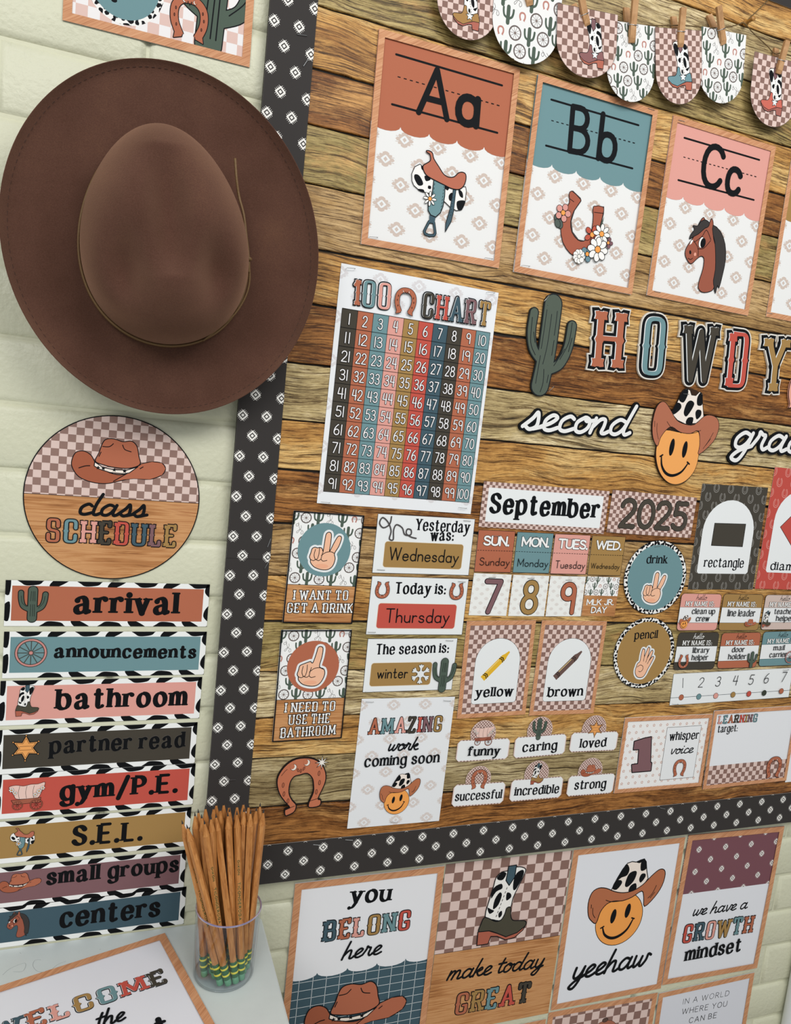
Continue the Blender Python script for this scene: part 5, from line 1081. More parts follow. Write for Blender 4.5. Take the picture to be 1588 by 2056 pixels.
# ------------------------------------------------------------------ job tags
def job(label, c4, col, l1, l2, pic, cut=None):
    c = Card('name_tag', label, 'name tag', c4, y=-.001, group='hello my name is job tags'); W, H = c.W, c.H; r = .006
    P_ = []
    for cx, cy, a in ((W/2-r, r, -90), (W/2-r, H-r, 0), (-W/2+r, H-r, 90), (-W/2+r, r, 180)): P_ += [(cx+r*math.cos(math.radians(a+t)), cy+r*math.sin(math.radians(a+t))) for t in range(0, 91, 15)]
    c.solid(P_, col, '#7A706A', .0005); c.rect(-W/2, H*.21, W/2, H*.63, '#E8EAEB'); c.line([(-W/2, H*.63), (W/2, H*.63)], .0004, BK, cap=False); c.line([(-W/2, H*.21), (W/2, H*.21)], .0004, BK, cap=False); c.line(P_, .0007, '#3B3430', True); c.part('white_band')
    u = W/2; wc = '#F0F0EE' if col == '#47433C' else BK
    text(c, 'hello', (-.0105, H*.84), (.0105, H*.84), H*.14, 'script', .08, wc, px=False, slant=.25); text(c, 'MY NAME IS:', (-u*.76, H*.665), (u*.7, H*.665), H*.125, 'slab', .17, '#F0F0EE', outline=BK, ow=.05, gap=.16, px=False) if 1 else 0
    if not l2: text(c, l1, (-u*.7, H*.40), (u*.72, H*.40), H*.18, 'serif', 0.154, px=False)
    else:
        sx = l2[1]; text(c, l1, (sx-l2[2]*u, H*.46), (sx+l2[2]*u, H*.46), H*.145, 'serif', 0.154, px=False); text(c, l2[0], (sx-l2[3]*u, H*.262), (sx+l2[3]*u, H*.262), H*.145, 'serif', 0.154, px=False)
    c.part('lettering'); f, px_, hp = pic[0], pic[1], pic[2]; put(c, f, px_, hp, *(pic[3:])); c.part('picture'); return c
J1 = [Z11(628, 1035), Z11(973, 1038), Z11(597, 1350), Z11(940, 1352)]; J2 = [Z11(990, 1038), Z11(1330, 1042), Z11(957, 1350), Z11(1298, 1352)]
J4 = [Z11(600, 1372), Z11(948, 1370), Z11(570, 1690), Z11(920, 1682)]; J5 = [Z11(975, 1375), Z11(1310, 1368), Z11(945, 1678), Z11(1280, 1668)]
job('pink name tag reading clean up crew', J1, PK, 'clean up', ('crew', .0075, .6, .35), (cowhat_face, Z11(655, 1275), 27))
job('tan name tag reading line leader', J2, '#A2804F', 'line leader', None, (lambda k: hat(k), Z11(1222, 1285), 28))
dxj = [Z11(1350, 1045), Z11(1685, 1049), Z11(1320, 1345), Z11(1652, 1342)]
job('pale grey-pink name tag reading teacher\'s helper, cut by the right edge', dxj, '#CDB9B0', "teacher's", ('helper', .006, .62, .48), (boot, Z11(1362, 1250), 32))
job('dark name tag reading library helper', J4, '#47433C', 'library', ('helper', .008, .42, .42), (lambda k: horseshoe(k, '#B4694F', BK, True, .17), Z11(645, 1615), 27, math.pi))
job('rust name tag reading door holder', J5, TC, 'door', ('holder', -.003, .34, .48), (lambda k: cactus(k, GR, BK, False), Z11(1232, 1595), 30))
job('blue name tag reading mail carrier, cut by the right edge', [Z11(1332, 1365), Z11(1672, 1354), Z11(1300, 1660), Z11(1640, 1645)], BL, 'mail', ('carrier', -.005, .3, .45), (lambda k: wheel(k, '#C98A84', BK, 1, 12), Z11(1560, 1578), 24))
# ------------------------------------------------------------------ number line
c = plain('number_line', 'white number line strip counting 1 to 7 with coloured dots', [Z11(568, 1722), (1592, 1341), Z11(527, 2000), (1583, 1399)], 'sign', edge='#7B7B7B')
xs = [(645, 1845, 1927), (795, 1840, 1920), (940, 1832, 1912), (1087, 1822, 1902), (1222, 1815, 1894), (1352, 1802, 1886), (1498, 1790, 1870)]
c.line([c.P(*Z11(535, 1933)), c.P(*Z11(1620, 1862))], .0007, '#2A3A46', cap=False)
for i, (x, y, yd) in enumerate(xs):
    p = c.P(*Z11(x-10, yd)); c.ell(p[0]-.001, p[1], .0047, .0047, [TC, BL, PK, TN, RD, '#3C4138', TC][i], BK, .0005, 20)
    w_ = 5 if i == 0 else 23; text(c, str(i+1), Z11(x-w_, y), Z11(x+w_-4, y-2), 19, 'print', .07, BK, slant=.12)
c.part('number_print'); c.staple(Z11(545, 1982), Z11(605, 1982)); c.staple(Z11(1497, 1690), Z11(1555, 1685))
# ------------------------------------------------------------------ compliment tags
def praise(label, box4, top, r_px, word, wa, wb, pic):
    c = Card('word_tag', label, 'tag', box4, y=-.001, group='small arched word tags'); W, H = c.W, c.H; t = c.P(*top); r = t[1]-H*.62
    cy = t[1]-abs(c.P(top[0]+r_px, top[1])[0]-t[0]); rr_ = t[1]-cy; n = 14; k = .005
    P_ = [(W/2-k, 0), (W/2, k), (W/2, H-k), (W/2-k, H)]
    a0 = math.asin(max(-1, min(1, (H-cy)/rr_)))
    P_ += [(t[0]+rr_*math.cos(a0+(math.pi-2*a0)*i/n), cy+rr_*math.sin(a0+(math.pi-2*a0)*i/n)) for i in range(n+1)]
    P_ += [(-W/2+k, H), (-W/2, H-k), (-W/2, k), (-W/2+k, 0)]
    c.solid(P_, CKL, '#A59389', .0005); c.clip = None
    disc = [(t[0]+rr_*.97*math.cos(2*math.pi*i/40), cy+rr_*.97*math.sin(2*math.pi*i/40)) for i in range(40)]; c.clip = disc; checks(c, t[0]-rr_, cy-rr_, t[0]+rr_, cy+rr_, .0023, None); c.clip = None
    c.hold = True
    m = int(W/.0028)
    for i in range(m): 
        if i % 2: c.rect(-W/2+k+i*(W-2*k)/m, .0001, -W/2+k+(i+1)*(W-2*k)/m, H*.08, CKD); c.rect(-W/2+k+i*(W-2*k)/m, H-.0012, -W/2+k+(i+1)*(W-2*k)/m, H, CKD)
    c.hold = False; c.step(); c.part('check_print')
    c.rr(-W/2+.0014, .0014, W/2-.0014, H-.0012, .0045, '#E9EBEC'); c.part('white_panel'); put(c, *pic[:3], **(pic[3] if len(pic) > 3 else {})); c.part('picture'); text(c, word, wa, wb, 17.6, 'serif', 0.192); c.part('lettering')
praise('small arched tag reading funny under a covered wagon', [Z13(65, 560), Z13(302, 550), Z13(55, 660), Z13(298, 645)], Z13(190, 468), 25, 'funny', Z13(102, 628), Z13(256, 624), (wagon, Z13(182, 535), 44))
praise('small arched tag reading caring under a green cactus', [Z13(328, 545), Z13(560, 530), Z13(318, 645), Z13(556, 622)], Z13(448, 452), 25, 'caring', Z13(355, 612), Z13(520, 600), (cactus, Z13(437, 505), 40, {'o': .02}))
praise('small arched tag reading loved under a sheriff star', [Z13(582, 525), Z13(798, 518), Z13(575, 615), Z13(790, 606)], Z13(698, 446), 24, 'loved', Z13(618, 593), Z13(743, 586), (sheriff, Z13(694, 508), 34))
praise('small arched tag reading successful under a horseshoe', [Z13(45, 760), Z13(282, 752), Z13(38, 868), Z13(275, 845)], Z13(168, 677), 25, 'successful', Z13(48, 836), Z13(266, 822), (horseshoe, Z13(163, 738), 38))
praise('small arched tag reading incredible under a cowboy boot', [Z13(310, 740), Z13(545, 725), Z13(300, 842), Z13(540, 820)], Z13(434, 652), 24, 'incredible', Z13(320, 812), Z13(528, 798), (lambda k: boot(k, '#A17C4B', '#A65C48'), Z13(430, 712), 41))
praise('small arched tag reading strong under a rust cowboy hat', [Z13(570, 722), Z13(782, 710), Z13(562, 818), Z13(775, 800)], Z13(680, 640), 24, 'strong', Z13(593, 784), Z13(742, 775), (hat, Z13(674, 698), 44))
# ------------------------------------------------------------------ voice level and learning target
c = Card('voice_level_card', 'starry card with big mauve 1 reading whisper voice', 'poster', [Z13(820, 455), Z13(1225, 442), Z13(785, 803), Z13(1178, 764)]); c.sheet('#EEEDEC'); W, H = c.W, c.H
field(c, lambda k: k.line(star(.5, .24), .12, '#C08A74', True), -W/2, 0, W/2, H, W*.075, H*.085, .0048); c.part('star_print'); 
q = [c.P(*Z13(*p)) for p in ((1022, 502), (1178, 492), (987, 742), (1140, 728))]; c.poly([q[2], q[3], q[1], q[0]], '#E8EAEC'); c.line([q[2], q[3], q[1], q[0]], .0006, '#4A4A4A', True); c.part('white_panel')
pp = [c.P(*Z13(*p)) for p in ((862, 705), (860, 672), (888, 668), (893, 600), (868, 602), (872, 566), (915, 552), (948, 545), (944, 660), (950, 664), (946, 698))]; c.poly(pp, MV); c.line(pp, .0032, BK, True); c.poly(pp, MV)
text(c, 'whisper', Z13(1028, 560), Z13(1166, 552), 16.5, 'serif', 0.192); text(c, 'voice', Z13(1030, 622), Z13(1140, 615), 19, 'script', .11); c.part('lettering'); put(c, horseshoe, Z13(1077, 685), 33); c.part('horseshoe_picture'); frame(c, .0062)
p = onwall(*Z13(1235, 430)); pr = onwall(*Z13(1180, 780))
c = Card('learning_target_card', 'white card headed LEARNING target with checkered base', 'poster', [Z13(1235, 428), (1602, 1415), Z13(1182, 780), Z13(1562, 745)]); c.sheet('#E6E8EC'); W, H = c.W, c.H
checks(c, -W/2, 0, W/2, H*.29, W/23, CKL); c.part('check_print'); text(c, 'LEARNING', Z13(1252, 484), Z13(1432, 474), 15, 'slab', .18, cols=[PK, BL, TC, DK, RD, TN, MV, BL], outline=BK, ow=.04, gap=.14)
text(c, 'target:', Z13(1248, 524), Z13(1342, 517), 14.3, 'serif', 0.179); c.part('lettering'); put(c, horseshoe, Z13(1508, 682), 41); c.part('horseshoe_picture'); frame(c, .0062)
c = Card('poster', 'white card edge peeking in at the right beside the learning card', 'poster', org=onwall(*Z13(1560, 752), -.0006)+Vector((.06, 0, 0)), ex=Vector((1, 0, 0)), W=.12, H=.13); c.sheet('#E8EAEC')
# ------------------------------------------------------------------ papers on the wall
PW = WY-.0006
def topcard(name, label, tl, tr, hr, cat='poster', y=PW):
    A, B = onwall(*tl, y), onwall(*tr, y); ex = (B-A).normalized(); W = (B-A).length; H = W*hr if hr < 10 else 0; ey = ex.cross(Vector((0, 1, 0)))
    return Card(name, label, cat, y=y, org=(A+B)/2-ey*H, ex=ex, W=W, H=H)
c = Card('poster', 'landscape wood-bordered poster with horseshoe and cactus, cut by the top edge above the hat', 'poster', y=PW, org=(onwall(*Z1(300, 98), PW)+onwall(*Z1(1197, 325), PW))/2, ex=(onwall(*Z1(1197, 325), PW)-onwall(*Z1(300, 98), PW)).normalized(), W=(onwall(*Z1(1197, 325), PW)-onwall(*Z1(300, 98), PW)).length, H=.15)
c.sheet('#E9E3E0'); W, H = c.W, c.H; checks(c, -W/2, 0, W/2, H, .0118, '#EBE8E8', '#DDBFB6'); c.part('check_print')
p = c.P(*Z1(600, -75)); r = abs(c.P(*Z1(790, -30))[0]-p[0])
ring = [(p[0]+r*math.cos(2*math.pi*i/60), p[1]+r*math.sin(2*math.pi*i/60)) for i in range(60)]; c.poly(ring, '#EEEDEA'); c.clip = ring; blobs(c, p[0]-r, p[1]-r, p[0]+r, p[1]+r, .0034, 5); c.clip = None; c.ell(p[0], p[1], r*.87, r*.87, BL, None, n=60); 
q = c.P(*Z1(548, 2)); c.ell(q[0], q[1], .003, .0022, BK, None); c.part('round_picture')
c.clip = [(-W/2+.0088, .0088), (W/2-.0088, .0088), (W/2-.0088, H), (-W/2+.0088, H)]; put(c, cactus, Z1(1030, -40), 250, -.06, o=.01); c.clip = None; put(c, horseshoe, Z1(908, 88), 92, .02); c.part('cactus_and_horseshoe_picture'); frame(c, .0088)
# class schedule disc
c = Card('schedule_disc', 'round sign reading class SCHEDULE with a cowboy hat, half checkered half wood print', 'sign', y=PW, org=onwall(*Z7(640, 510), PW), ex=Vector((1, 0, 0)), W=.1, H=.1)
pts = [c.P(*Z7(*p)) for p in ((132, 490), (1142, 540), (650, 43), (660, 973))]; r = ((pts[1][0]-pts[0][0])+(pts[2][1]-pts[3][1]))/4; cx = (pts[0][0]+pts[1][0])/2; cy = (pts[2][1]+pts[3][1])/2
ring = [(cx+r*math.cos(2*math.pi*i/96), cy+r*math.sin(2*math.pi*i/96)) for i in range(96)]
c.solid(ring, CKL, '#D0D0CE', .0007); c.clip = ring; ys = c.P(*Z7(640, 515))[1]; checks(c, cx-r, ys, cx+r, cy+r, r/11.2, None, '#93766D'); c.part('check_print'); c.rect(cx-r, cy-r, cx+r, ys, WOODQ); c.line([(cx-r, ys), (cx+r, ys)], .0006, BK, cap=False); c.part('wood_print_panel'); c.clip = None
c.line(ring, .0012, BK, True); c.part('black_edge'); put(c, hat, Z7(688, 312), 177*1.0, -.06); c.part('hat_picture')
text(c, 'class', Z7(430, 604), Z7(848, 622), 42, 'script', .15); text(c, 'SCHEDULE', Z7(258, 756), Z7(1010, 790), 43, 'slab', .18, cols=[TC, BL, PK, DK, RD, NV, MV, TN], outline=BK, ow=.045, gap=.13); c.part('lettering')
# daily schedule strips
base = Card('tmp', 'x', 'x', [Z7(33, 983), Z7(1200, 1008), Z7(22, 1245), Z7(1188, 1250)], y=PW); SWD, SHT = base.W, base.H; bpy.data.objects.remove(base.root)
def sched(col, label, TR, BR, word, wa, wb, h, pic, ghost=False):
    A, B = onwall(*TR, PW), onwall(*BR, PW); H = (A.z-B.z)*.5+SHT*.5
    c = Card('schedule_strip', label, 'schedule strip', y=PW, org=Vector(((A.x+B.x)/2-SWD/2, PW, (A.z+B.z)/2-H/2)), ex=Vector((1, 0, 0)), W=SWD, H=H, group='daily schedule strips')
    W = c.W; c.sheet('#EFF0EE'); c.clip = [(-W/2, 0), (W/2, 0), (W/2, H), (-W/2, H)]
    R = random.Random(11); c.hold = True
    for k in range(4):
        x = -W/2+k*W/3.6+.012
        for y0, y1, sg in ((H, H-.0064, 1), (0, .0064, -1)):
            w = W/3.6*.44; xx = x+(0 if sg > 0 else .024); c.poly(spline([(xx, y0+.002*sg), (xx+w, y0+.002*sg), (xx+w*.95, y0-.001*sg), (xx+w*.8, y0-.0045*sg), (xx+w*.35, y0-.0058*sg), (xx+w*.15, y0-.003*sg)], True, 4), '#141517')
            c.blob([(xx+w*1.2, y0-.0058*sg), (xx+w*1.45, y0+.002*sg), (xx+w*2.0, y0+.002*sg), (xx+w*1.5, y0-.007*sg)], '#141517')
    for k in range(2):
        for x in (-W/2, W/2): c.poly(spline([(x-.005, .012+k*.03), (x+.004, .006+k*.03), (x+.005, .028+k*.03), (x-.003, .022+k*.03)], True, 4), '#141517')
    c.hold = False; c.step(); c.clip = None; c.part('cow_print')
    c.rect(-W/2+.0068, .0062, W/2-.0068, H-.0062, col); c.part('coloured_panel')
    text(c, word, wa, wb, h, 'serif', .26, '#131416', outline='#6C6660' if ghost else None, ow=.012, xh=.7); c.part('lettering')
    put(c, *pic[:3], **(pic[3] if len(pic) > 3 else {})); c.part('picture'); return c
sched(TC, 'rust schedule strip reading arrival with a cactus, topmost strip', Z7(1200, 1008), Z7(1188, 1250), 'arrival', Z7(405, 1170), Z7(1030, 1175), 44, (cactus, Z7(187, 1113), 68))
sched(BL, 'blue schedule strip reading announcements with a wagon wheel', Z7(1182, 1275), Z7(1170, 1528), 'announcements', Z7(300, 1425), Z7(1128, 1428), 25, (wheel, Z7(178, 1400), 58))
sched(PK, 'pink schedule strip reading bathroom with a cowboy boot', Z7(1165, 1537), Z7(1135, 1775), 'bathroom', Z7(308, 1720), Z7(1078, 1700), 39, (boot, Z7(157, 1672), 62))
sched(DK, 'dark schedule strip reading partner read with a sheriff star', Z7(1140, 1795), Z8(1100, 92), 'partner read', Z7(275, 1975), Z7(1063, 1935), 32, (sheriff, Z7(148, 1945), 54), True)
sched(RD, 'red schedule strip reading gym/P.E. with a covered wagon', Z8(1112, 88), Z8(1098, 328), 'gym/P.E.', Z8(328, 300), Z8(1018, 250), 36, (wagon, Z8(152, 272), 62))
sched(TN, 'tan schedule strip reading S.E.L. with a saddle', Z8(1095, 340), Z8(1068, 560), 'S.E.L.', Z8(398, 558), Z8(818, 522), 37, (saddle, Z8(128, 535), 56))
sched(MV, 'mauve schedule strip reading small groups with a cowboy hat', Z8(1062, 585), Z8(1045, 795), 'small groups', Z8(255, 782), Z8(1022, 702), 31, (hat, Z8(117, 768), 70))
sched(NV, 'navy schedule strip reading centers with a horse head, lowest, touching the table', Z8(1058, 795), Z8(1048, 1003), 'centers', Z8(328, 1025), Z8(918, 955), 38, (horse, Z8(103, 1008), 52))
# posters under the board
c = topcard('poster', 'poster reading you BELONG here above a hat on a navy grid', Z15(85, 352), Z15(878, 258), 1.29); c.sheet('#E9EAEE'); W, H = c.W, c.H
yb = c.P(*Z15(430, 812))[1]; c.rect(-W/2, 0, W/2, yb+.012, NV); c.hold = True
for i in range(12): c.line([(-W/2+W*i/11.3, 0), (-W/2+W*i/11.3, H*.6)], .0007, '#D9DEE0', cap=False)
for j in range(13): c.line([(-W/2, H*.045*(j+.4)), (W/2, H*.045*(j+.4))], .0007, '#D9DEE0', cap=False)
c.hold = False; c.step()
scallop(c, -W/2, W/2, yb+.006, 5, H*.028, '#E9EAEE', H); c.part('navy_grid_print')
text(c, 'you', Z15(368, 458), Z15(598, 442), 32, 'serif', 0.218); text(c, 'BELONG', Z15(228, 658), Z15(695, 590), 37, 'slab', .18, cols=[NV, TC, PK, TN, BL, RD], outline=BK, ow=.045, gap=.13); text(c, 'here', Z15(325, 758), Z15(545, 722), 34, 'script', .12); c.part('lettering')
put(c, hat, Z15(415, 1012), 190, -.05); c.part('hat_picture'); frame(c, .0098)
c = topcard('poster', 'poster reading make today GREAT on wood print below a cowboy boot', Z15(888, 252), Z15(1560, 178), 1.29); c.sheet(CKL); W, H = c.W, c.H; ys = c.P(*Z15(1160, 680))[1]
checks(c, -W/2, ys, W/2, H, W/14.2, None); c.part('check_print'); c.rect(-W/2, 0, W/2, ys, WOODQ); c.line([(-W/2, ys), (W/2, ys)], .0006, BK, cap=False); c.part('wood_print_panel')
text(c, 'make today', Z15(885, 868), Z15(1405, 795), 34, 'script', .12); text(c, 'GREAT', Z15(928, 1048), Z15(1330, 978), 39, 'slab', .18, cols=[TC, TN, BL, RD, DK], outline=BK, ow=.045, gap=.16); c.part('lettering')
put(c, boot, Z15(1205, 462), 152, -.05); c.part('boot_picture')
c = Card('poster', 'poster of an orange hatted smiley above the word yeehaw', 'poster', [Z16(280, 378), Z16(957, 300), Z16(130, 1350), Z16(790, 1215)], y=PW); c.sheet('#E6E8EE'); W, H = c.W, c.H
put(c, cowhat_face, Z16(581, 696), 168); c.part('smiley_picture'); text(c, 'yeehaw', Z16(250, 1165), Z16(722, 1068), 44, 'script', .125); c.part('lettering'); frame(c, .0098)
c = Card('poster', 'poster reading we have a GROWTH mindset under mauve diamond print', 'poster', [Z16(967, 290), Z16(1535, 235), Z16(805, 1193), Z16(1388, 1088)], y=PW); c.sheet('#E4E6EC'); W, H = c.W, c.H; ys = c.P(*Z16(1190, 615))[1]
c.rect(-W/2, ys, W/2, H, '#7A5159'); c.clip = [(-W/2, ys), (W/2, ys), (W/2, H), (-W/2, H)]; field(c, lambda k: diamond(k, '#5B3F45'), -W/2, ys, W/2, H, W*.27, W*.095, .0125); c.clip = None; c.part('mauve_diamond_print')
text(c, 'we have a', Z16(985, 778), Z16(1325, 730), 23, 'script', .12); text(c, 'GROWTH', Z16(925, 938), Z16(1350, 872), 33, 'slab', .18, cols=[RD, NV, PK, TN, BL, TC], outline=BK, ow=.045, gap=.13); text(c, 'mindset', Z16(935, 1050), Z16(1285, 985), 26, 'serif', 0.218); c.part('lettering'); frame(c, .0098)
c = topcard('poster', 'poster reading IN A WORLD WHERE YOU CAN BE, cut by the bottom edge', Z16(790, 1245), Z16(1365, 1118), 1.29); c.sheet('#DADCE4')
text(c, 'IN A WORLD', Z16(932, 1312), Z16(1212, 1258), 10.5, 'print', .08, gap=.28); text(c, 'WHERE YOU', Z16(925, 1372), Z16(1198, 1322), 10.5, 'print', .08, gap=.28); text(c, 'CAN BE', Z16(968, 1425), Z16(1135, 1390), 10.5, 'print', .08, gap=.28); text(c, 'ANYTHING', Z16(900, 1500), Z16(1220, 1440), 17, 'slab', .18, cols=[TC, NV, PK], outline=BK) if 0 else None; c.part('lettering'); frame(c, .0092)
c = topcard('poster', 'checkered wood-bordered poster at the bottom edge under the yeehaw poster', Z16(125, 1362), Z16(783, 1240), 1.29); c.sheet(CKL); W, H = c.W, c.H
checks(c, -W/2, 0, W/2, H, W/15, None); c.part('check_print'); put(c, lambda k: (k.ell(0, .1, .42, .3, '#A86A55', BK, .01), k.ell(-.02, .42, .1, .07, '#5C4740', BK, .01)), Z16(455, 1485), 60); c.part('picture'); frame(c, .0095)
A = onwall(*Z16(112, 1396), PW); c = Card('poster', 'wood-bordered poster corner at the bottom edge under the make today poster', 'poster', y=PW, org=Vector((A.x-.112, PW, A.z-.29)), ex=Vector((1, 0, 0)), W=.222, H=.289); c.sheet('#E6E8EC'); frame(c, .0095)
# ------------------------------------------------------------------ garland of arched pennants
PY = -.0125
def pennant(label, tl, tr, bt, kind, y=PY, footc=None, bp=None, bh=0):
    A, B, C_ = (onwall(*p, y) for p in (tl, tr, bt)); ex = (B-A).normalized(); ey = ex.cross(Vector((0, 1, 0))); W = (B-A).length; H = (A-C_).dot(ey)
    c = Card('pennant', label, 'pennant', y=y, org=(A+B)/2-ey*H, ex=ex, W=W, H=H, group='arched garland pennants'); r = W/2; rh = min(H*.5, r*1.02)
    P_ = [(W/2, H), (-W/2, H)] + [(r*math.cos(math.pi+t*math.pi/24), rh+rh*math.sin(math.pi+t*math.pi/24)) for t in range(25)]
    c.solid(P_, CKL if kind == 'check' else '#E8E8E7', '#8F8480', .0005); c.clip = P_
    if kind == 'check': checks(c, -W/2, 0, W/2, H, W/11.5, None); c.clip = None; c.part('check_print'); c.line(P_, .0004, '#6B5A55', True)
    else: western(c, -W/2, 0, W/2, H, W*.27, int(abs(A.x)*100) % 50); c.clip = None; c.part('western_print', 'cactus, wheel and rope print')
    if footc: put(c, lambda k: boot(k, footc[0], footc[1], tab=MV, st=True), bp, bh, flip=True); c.part('boot_picture')
    c.part('edge'); return c
pennant('checkered pennant with a tan starred boot, leftmost, cut by the top edge', Z2(648, -330), Z2(1085, -215), Z2(890, 296), 'check', footc=('#A8814F', '#B0685A'), bp=Z2(850, 30), bh=100)
pennant('white cactus-print pennant, second from left, right of the tan boot', Z2(1060, -245), Z2(1540, -100), Z2(1340, 480), 'west', y=PY-.001)
pennant('checkered pennant with a mauve starred boot', Z3(322, 18), Z3(648, 82), Z3(545, 433), 'check', y=PY-.003, footc=('#8C6262', '#B46A58'), bp=Z3(510, 235), bh=98)
pennant('white cactus-print pennant between the mauve boot and blue boot pennants', Z3(592, 108), Z3(852, 146), Z3(735, 555), 'west')
pennant('checkered pennant with a blue starred boot', Z3(850, 148), Z3(1102, 168), Z3(982, 566), 'check', y=PY-.002, footc=('#6F939B', '#B46A58'), bp=Z3(985, 355), bh=100)
pennant('white cactus-print pennant right of the blue boot pennant', Z3(1102, 143), Z3(1344, 192), Z3(1225, 564), 'west', y=PY-.001)
pennant('checkered pennant with a red starred boot at the right frame edge', Z3(1390, 280), Z3(1645, 348), Z3(1500, 692), 'check', footc=('#C96A5C', '#A5665C'), bp=Z3(1490, 495), bh=94)
tw = simple('jute_twine', '#6E5836', .9, bump=.6, bscale=900)
V, F = [], []; pts = [(780, -95), (870, -62), (960, -30), (1066, -6), (1168, 20), (1262, 46), (1310, 51), (1368, 51), (1405, 54), (1448, 56), (1480, 50), (1493, 46), (1512, 66), (1540, 92), (1556, 108), (1575, 108), (1640, 130), (1700, 140)]
P_ = spline([tuple(onwall(x, y, PY+.001)) for x, y in pts], False, 5); tube(P_, .0007, V, F, 6); q = spline([tuple(onwall(x, y, -.004)) for x, y in ((1494, 46), (1520, 22), (1546, -4))], False, 4); tube(q, .0007, V, F, 6)
o = obj('twine', V, F, tw, smooth=True); tag(o, 'thin brown twine carrying the row of arched pennants', 'twine')
PINW = wood('clothespin_wood', [(.3, '#8F6A44'), (.5, '#B98D62'), (.7, '#CBA277')], sc=(60, 60, 12), bump=.1, rough=.55)
def clothespin(label, top, tip, i):
    yt, yb = -.0245, PY-.0035; T = onwall(*top, yt); B = onwall(*tip, yb); ax = Vector((T.x-B.x, 0, T.z-B.z)); Ln = ax.length; ax.normalize(); sd = Vector((0, 1, 0)).cross(ax); 
    M = Matrix(((-sd.x, 0, ax.x, B.x), (0, 1, 0, PY), (-sd.z, 0, ax.z, B.z), (0, 0, 0, 1)))
    if M.to_3x3().determinant() < 0: M = Matrix(((sd.x, 0, ax.x, B.x), (0, 1, 0, PY), (sd.z, 0, ax.z, B.z), (0, 0, 0, 1)))
    r = empty('clothespin', M, label, 'clothespin', 'wooden clothespins on the twine'); w = .0042
    for s in (-1, 1):  # front (-1) and back (+1)
        prof = [(-.0012, 0), (-.0012, Ln*.30), (-.0028, Ln*.34), (-.0026, Ln*.40), (-.0042, Ln*.52), (-.0085, Ln), (-.0125, Ln), (-.0092, Ln*.62), (-.0072, Ln*.40), (-.0052, Ln*.1), (-.0030, 0)] if s < 0 else [(.0006, 0), (.0006, Ln*.34), (.0018, Ln*.40), (.0034, Ln*.52), (.0068, Ln*.94), (.0100, Ln*.94), (.0080, Ln*.6), (.0058, Ln*.40), (.0040, Ln*.1), (.0022, 0)]
        n = len(prof); V = [(-w, p, q) for p, q in prof]+[(w, p, q) for p, q in prof]; F = [list(range(n)), list(range(n, 2*n))[::-1]]+[[k, (k+1) % n, n+(k+1) % n, n+k] for k in range(n)]
        obj('prong', V, F, PINW, r)
    V, F = [], []; co = []
    for k in range(40): a = k*math.pi/4; co.append((-w-.0009+k*.00026, .0+.0021*math.cos(a), Ln*.46+.0021*math.sin(a)))
    tube(co, .00045, V, F, 5); tube([(-w-.0009, -.001, Ln*.46), (-w-.0012, -.0068, Ln*.40), (w+.0004, -.0080, Ln*.385)], .0005, V, F, 5); tube([(w+.001, .001, Ln*.46), (w+.0010, .0055, Ln*.40), (-w-.0004, .0062, Ln*.385)], .0005, V, F, 5)
    obj('spring', V, F, STEEL, r, smooth=True)
clothespin('wooden clothespin cut by the top edge on the second pennant', (1052, -70), Z2(1305, 38), 0)
clothespin('wooden clothespin on the mauve boot pennant', Z3(452, -28), Z3(487, 143), 1)
clothespin('wooden clothespin on the white pennant between two boot pennants', Z3(748, -12), Z3(727, 230), 2)
clothespin('wooden clothespin on the blue boot pennant', Z3(1008, 40), Z3(990, 255), 3)
clothespin('wooden clothespin on the white pennant left of the pushpin', Z3(1200, 30), Z3(1226, 240), 4)
clothespin('wooden clothespin on the red boot pennant at the right edge', Z3(1572, 220), Z3(1522, 398), 5)
def lathe(prof, V, F, n=20, ax='y', org=(0, 0, 0), cap=True):
    b = len(V)
    for h, r in prof:
        for k in range(n):
            t = 2*math.pi*k/n; a, c_ = r*math.cos(t), r*math.sin(t); V.append((org[0]+a, org[1]+h, org[2]+c_) if ax == 'y' else (org[0]+a, org[1]+c_, org[2]+h))
    for i in range(len(prof)-1):
        for k in range(n): l = (k+1) % n; F.append([b+i*n+k, b+i*n+l, b+(i+1)*n+l, b+(i+1)*n+k])
    if cap: F.append([b+k for k in range(n)][::-1]); F.append([b+(len(prof)-1)*n+k for k in range(n)])
p = onwall(1492, 49, 0); V, F = [], []; lathe([(0, .0022), (-.004, .0045), (-.005, .0048), (-.006, .003), (-.010, .0022), (-.016, .0026), (-.018, .0034), (-.019, .0030)], V, F, 18, 'y', tuple(p))
o = obj('pushpin', V, F, simple('amber_wood_pin', '#A97838', .35), smooth=True); tag(o, 'amber wooden pushpin holding the twine at upper right', 'pushpin')
# ------------------------------------------------------------------ felt hat
FELT, T_, N_, L_, B_ = nodes('brown_wool_felt'); tc = N_.new('ShaderNodeTexCoord'); n1 = N_.new('ShaderNodeTexNoise'); n1.inputs['Scale'].default_value = 900; n1.inputs['Detail'].default_value = 4; n2 = N_.new('ShaderNodeTexNoise'); n2.inputs['Scale'].default_value = 14; n2.inputs['Detail'].default_value = 6
L_.new(tc.outputs['Object'], n1.inputs['Vector']); L_.new(tc.outputs['Object'], n2.inputs['Vector'])
mx = N_.new('ShaderNodeMix'); mx.data_type = 'FLOAT'; mx.inputs[0].default_value = .45; L_.new(n2.outputs['Fac'], mx.inputs[2]); L_.new(n1.outputs['Fac'], mx.inputs[3]); r_ = ramp(N_, [(.32, '#422A21'), (.52, '#51362D'), (.7, '#5F4234')]); L_.new(mx.outputs[0], r_.inputs[0]); L_.new(r_.outputs[0], B_.inputs['Base Color'])
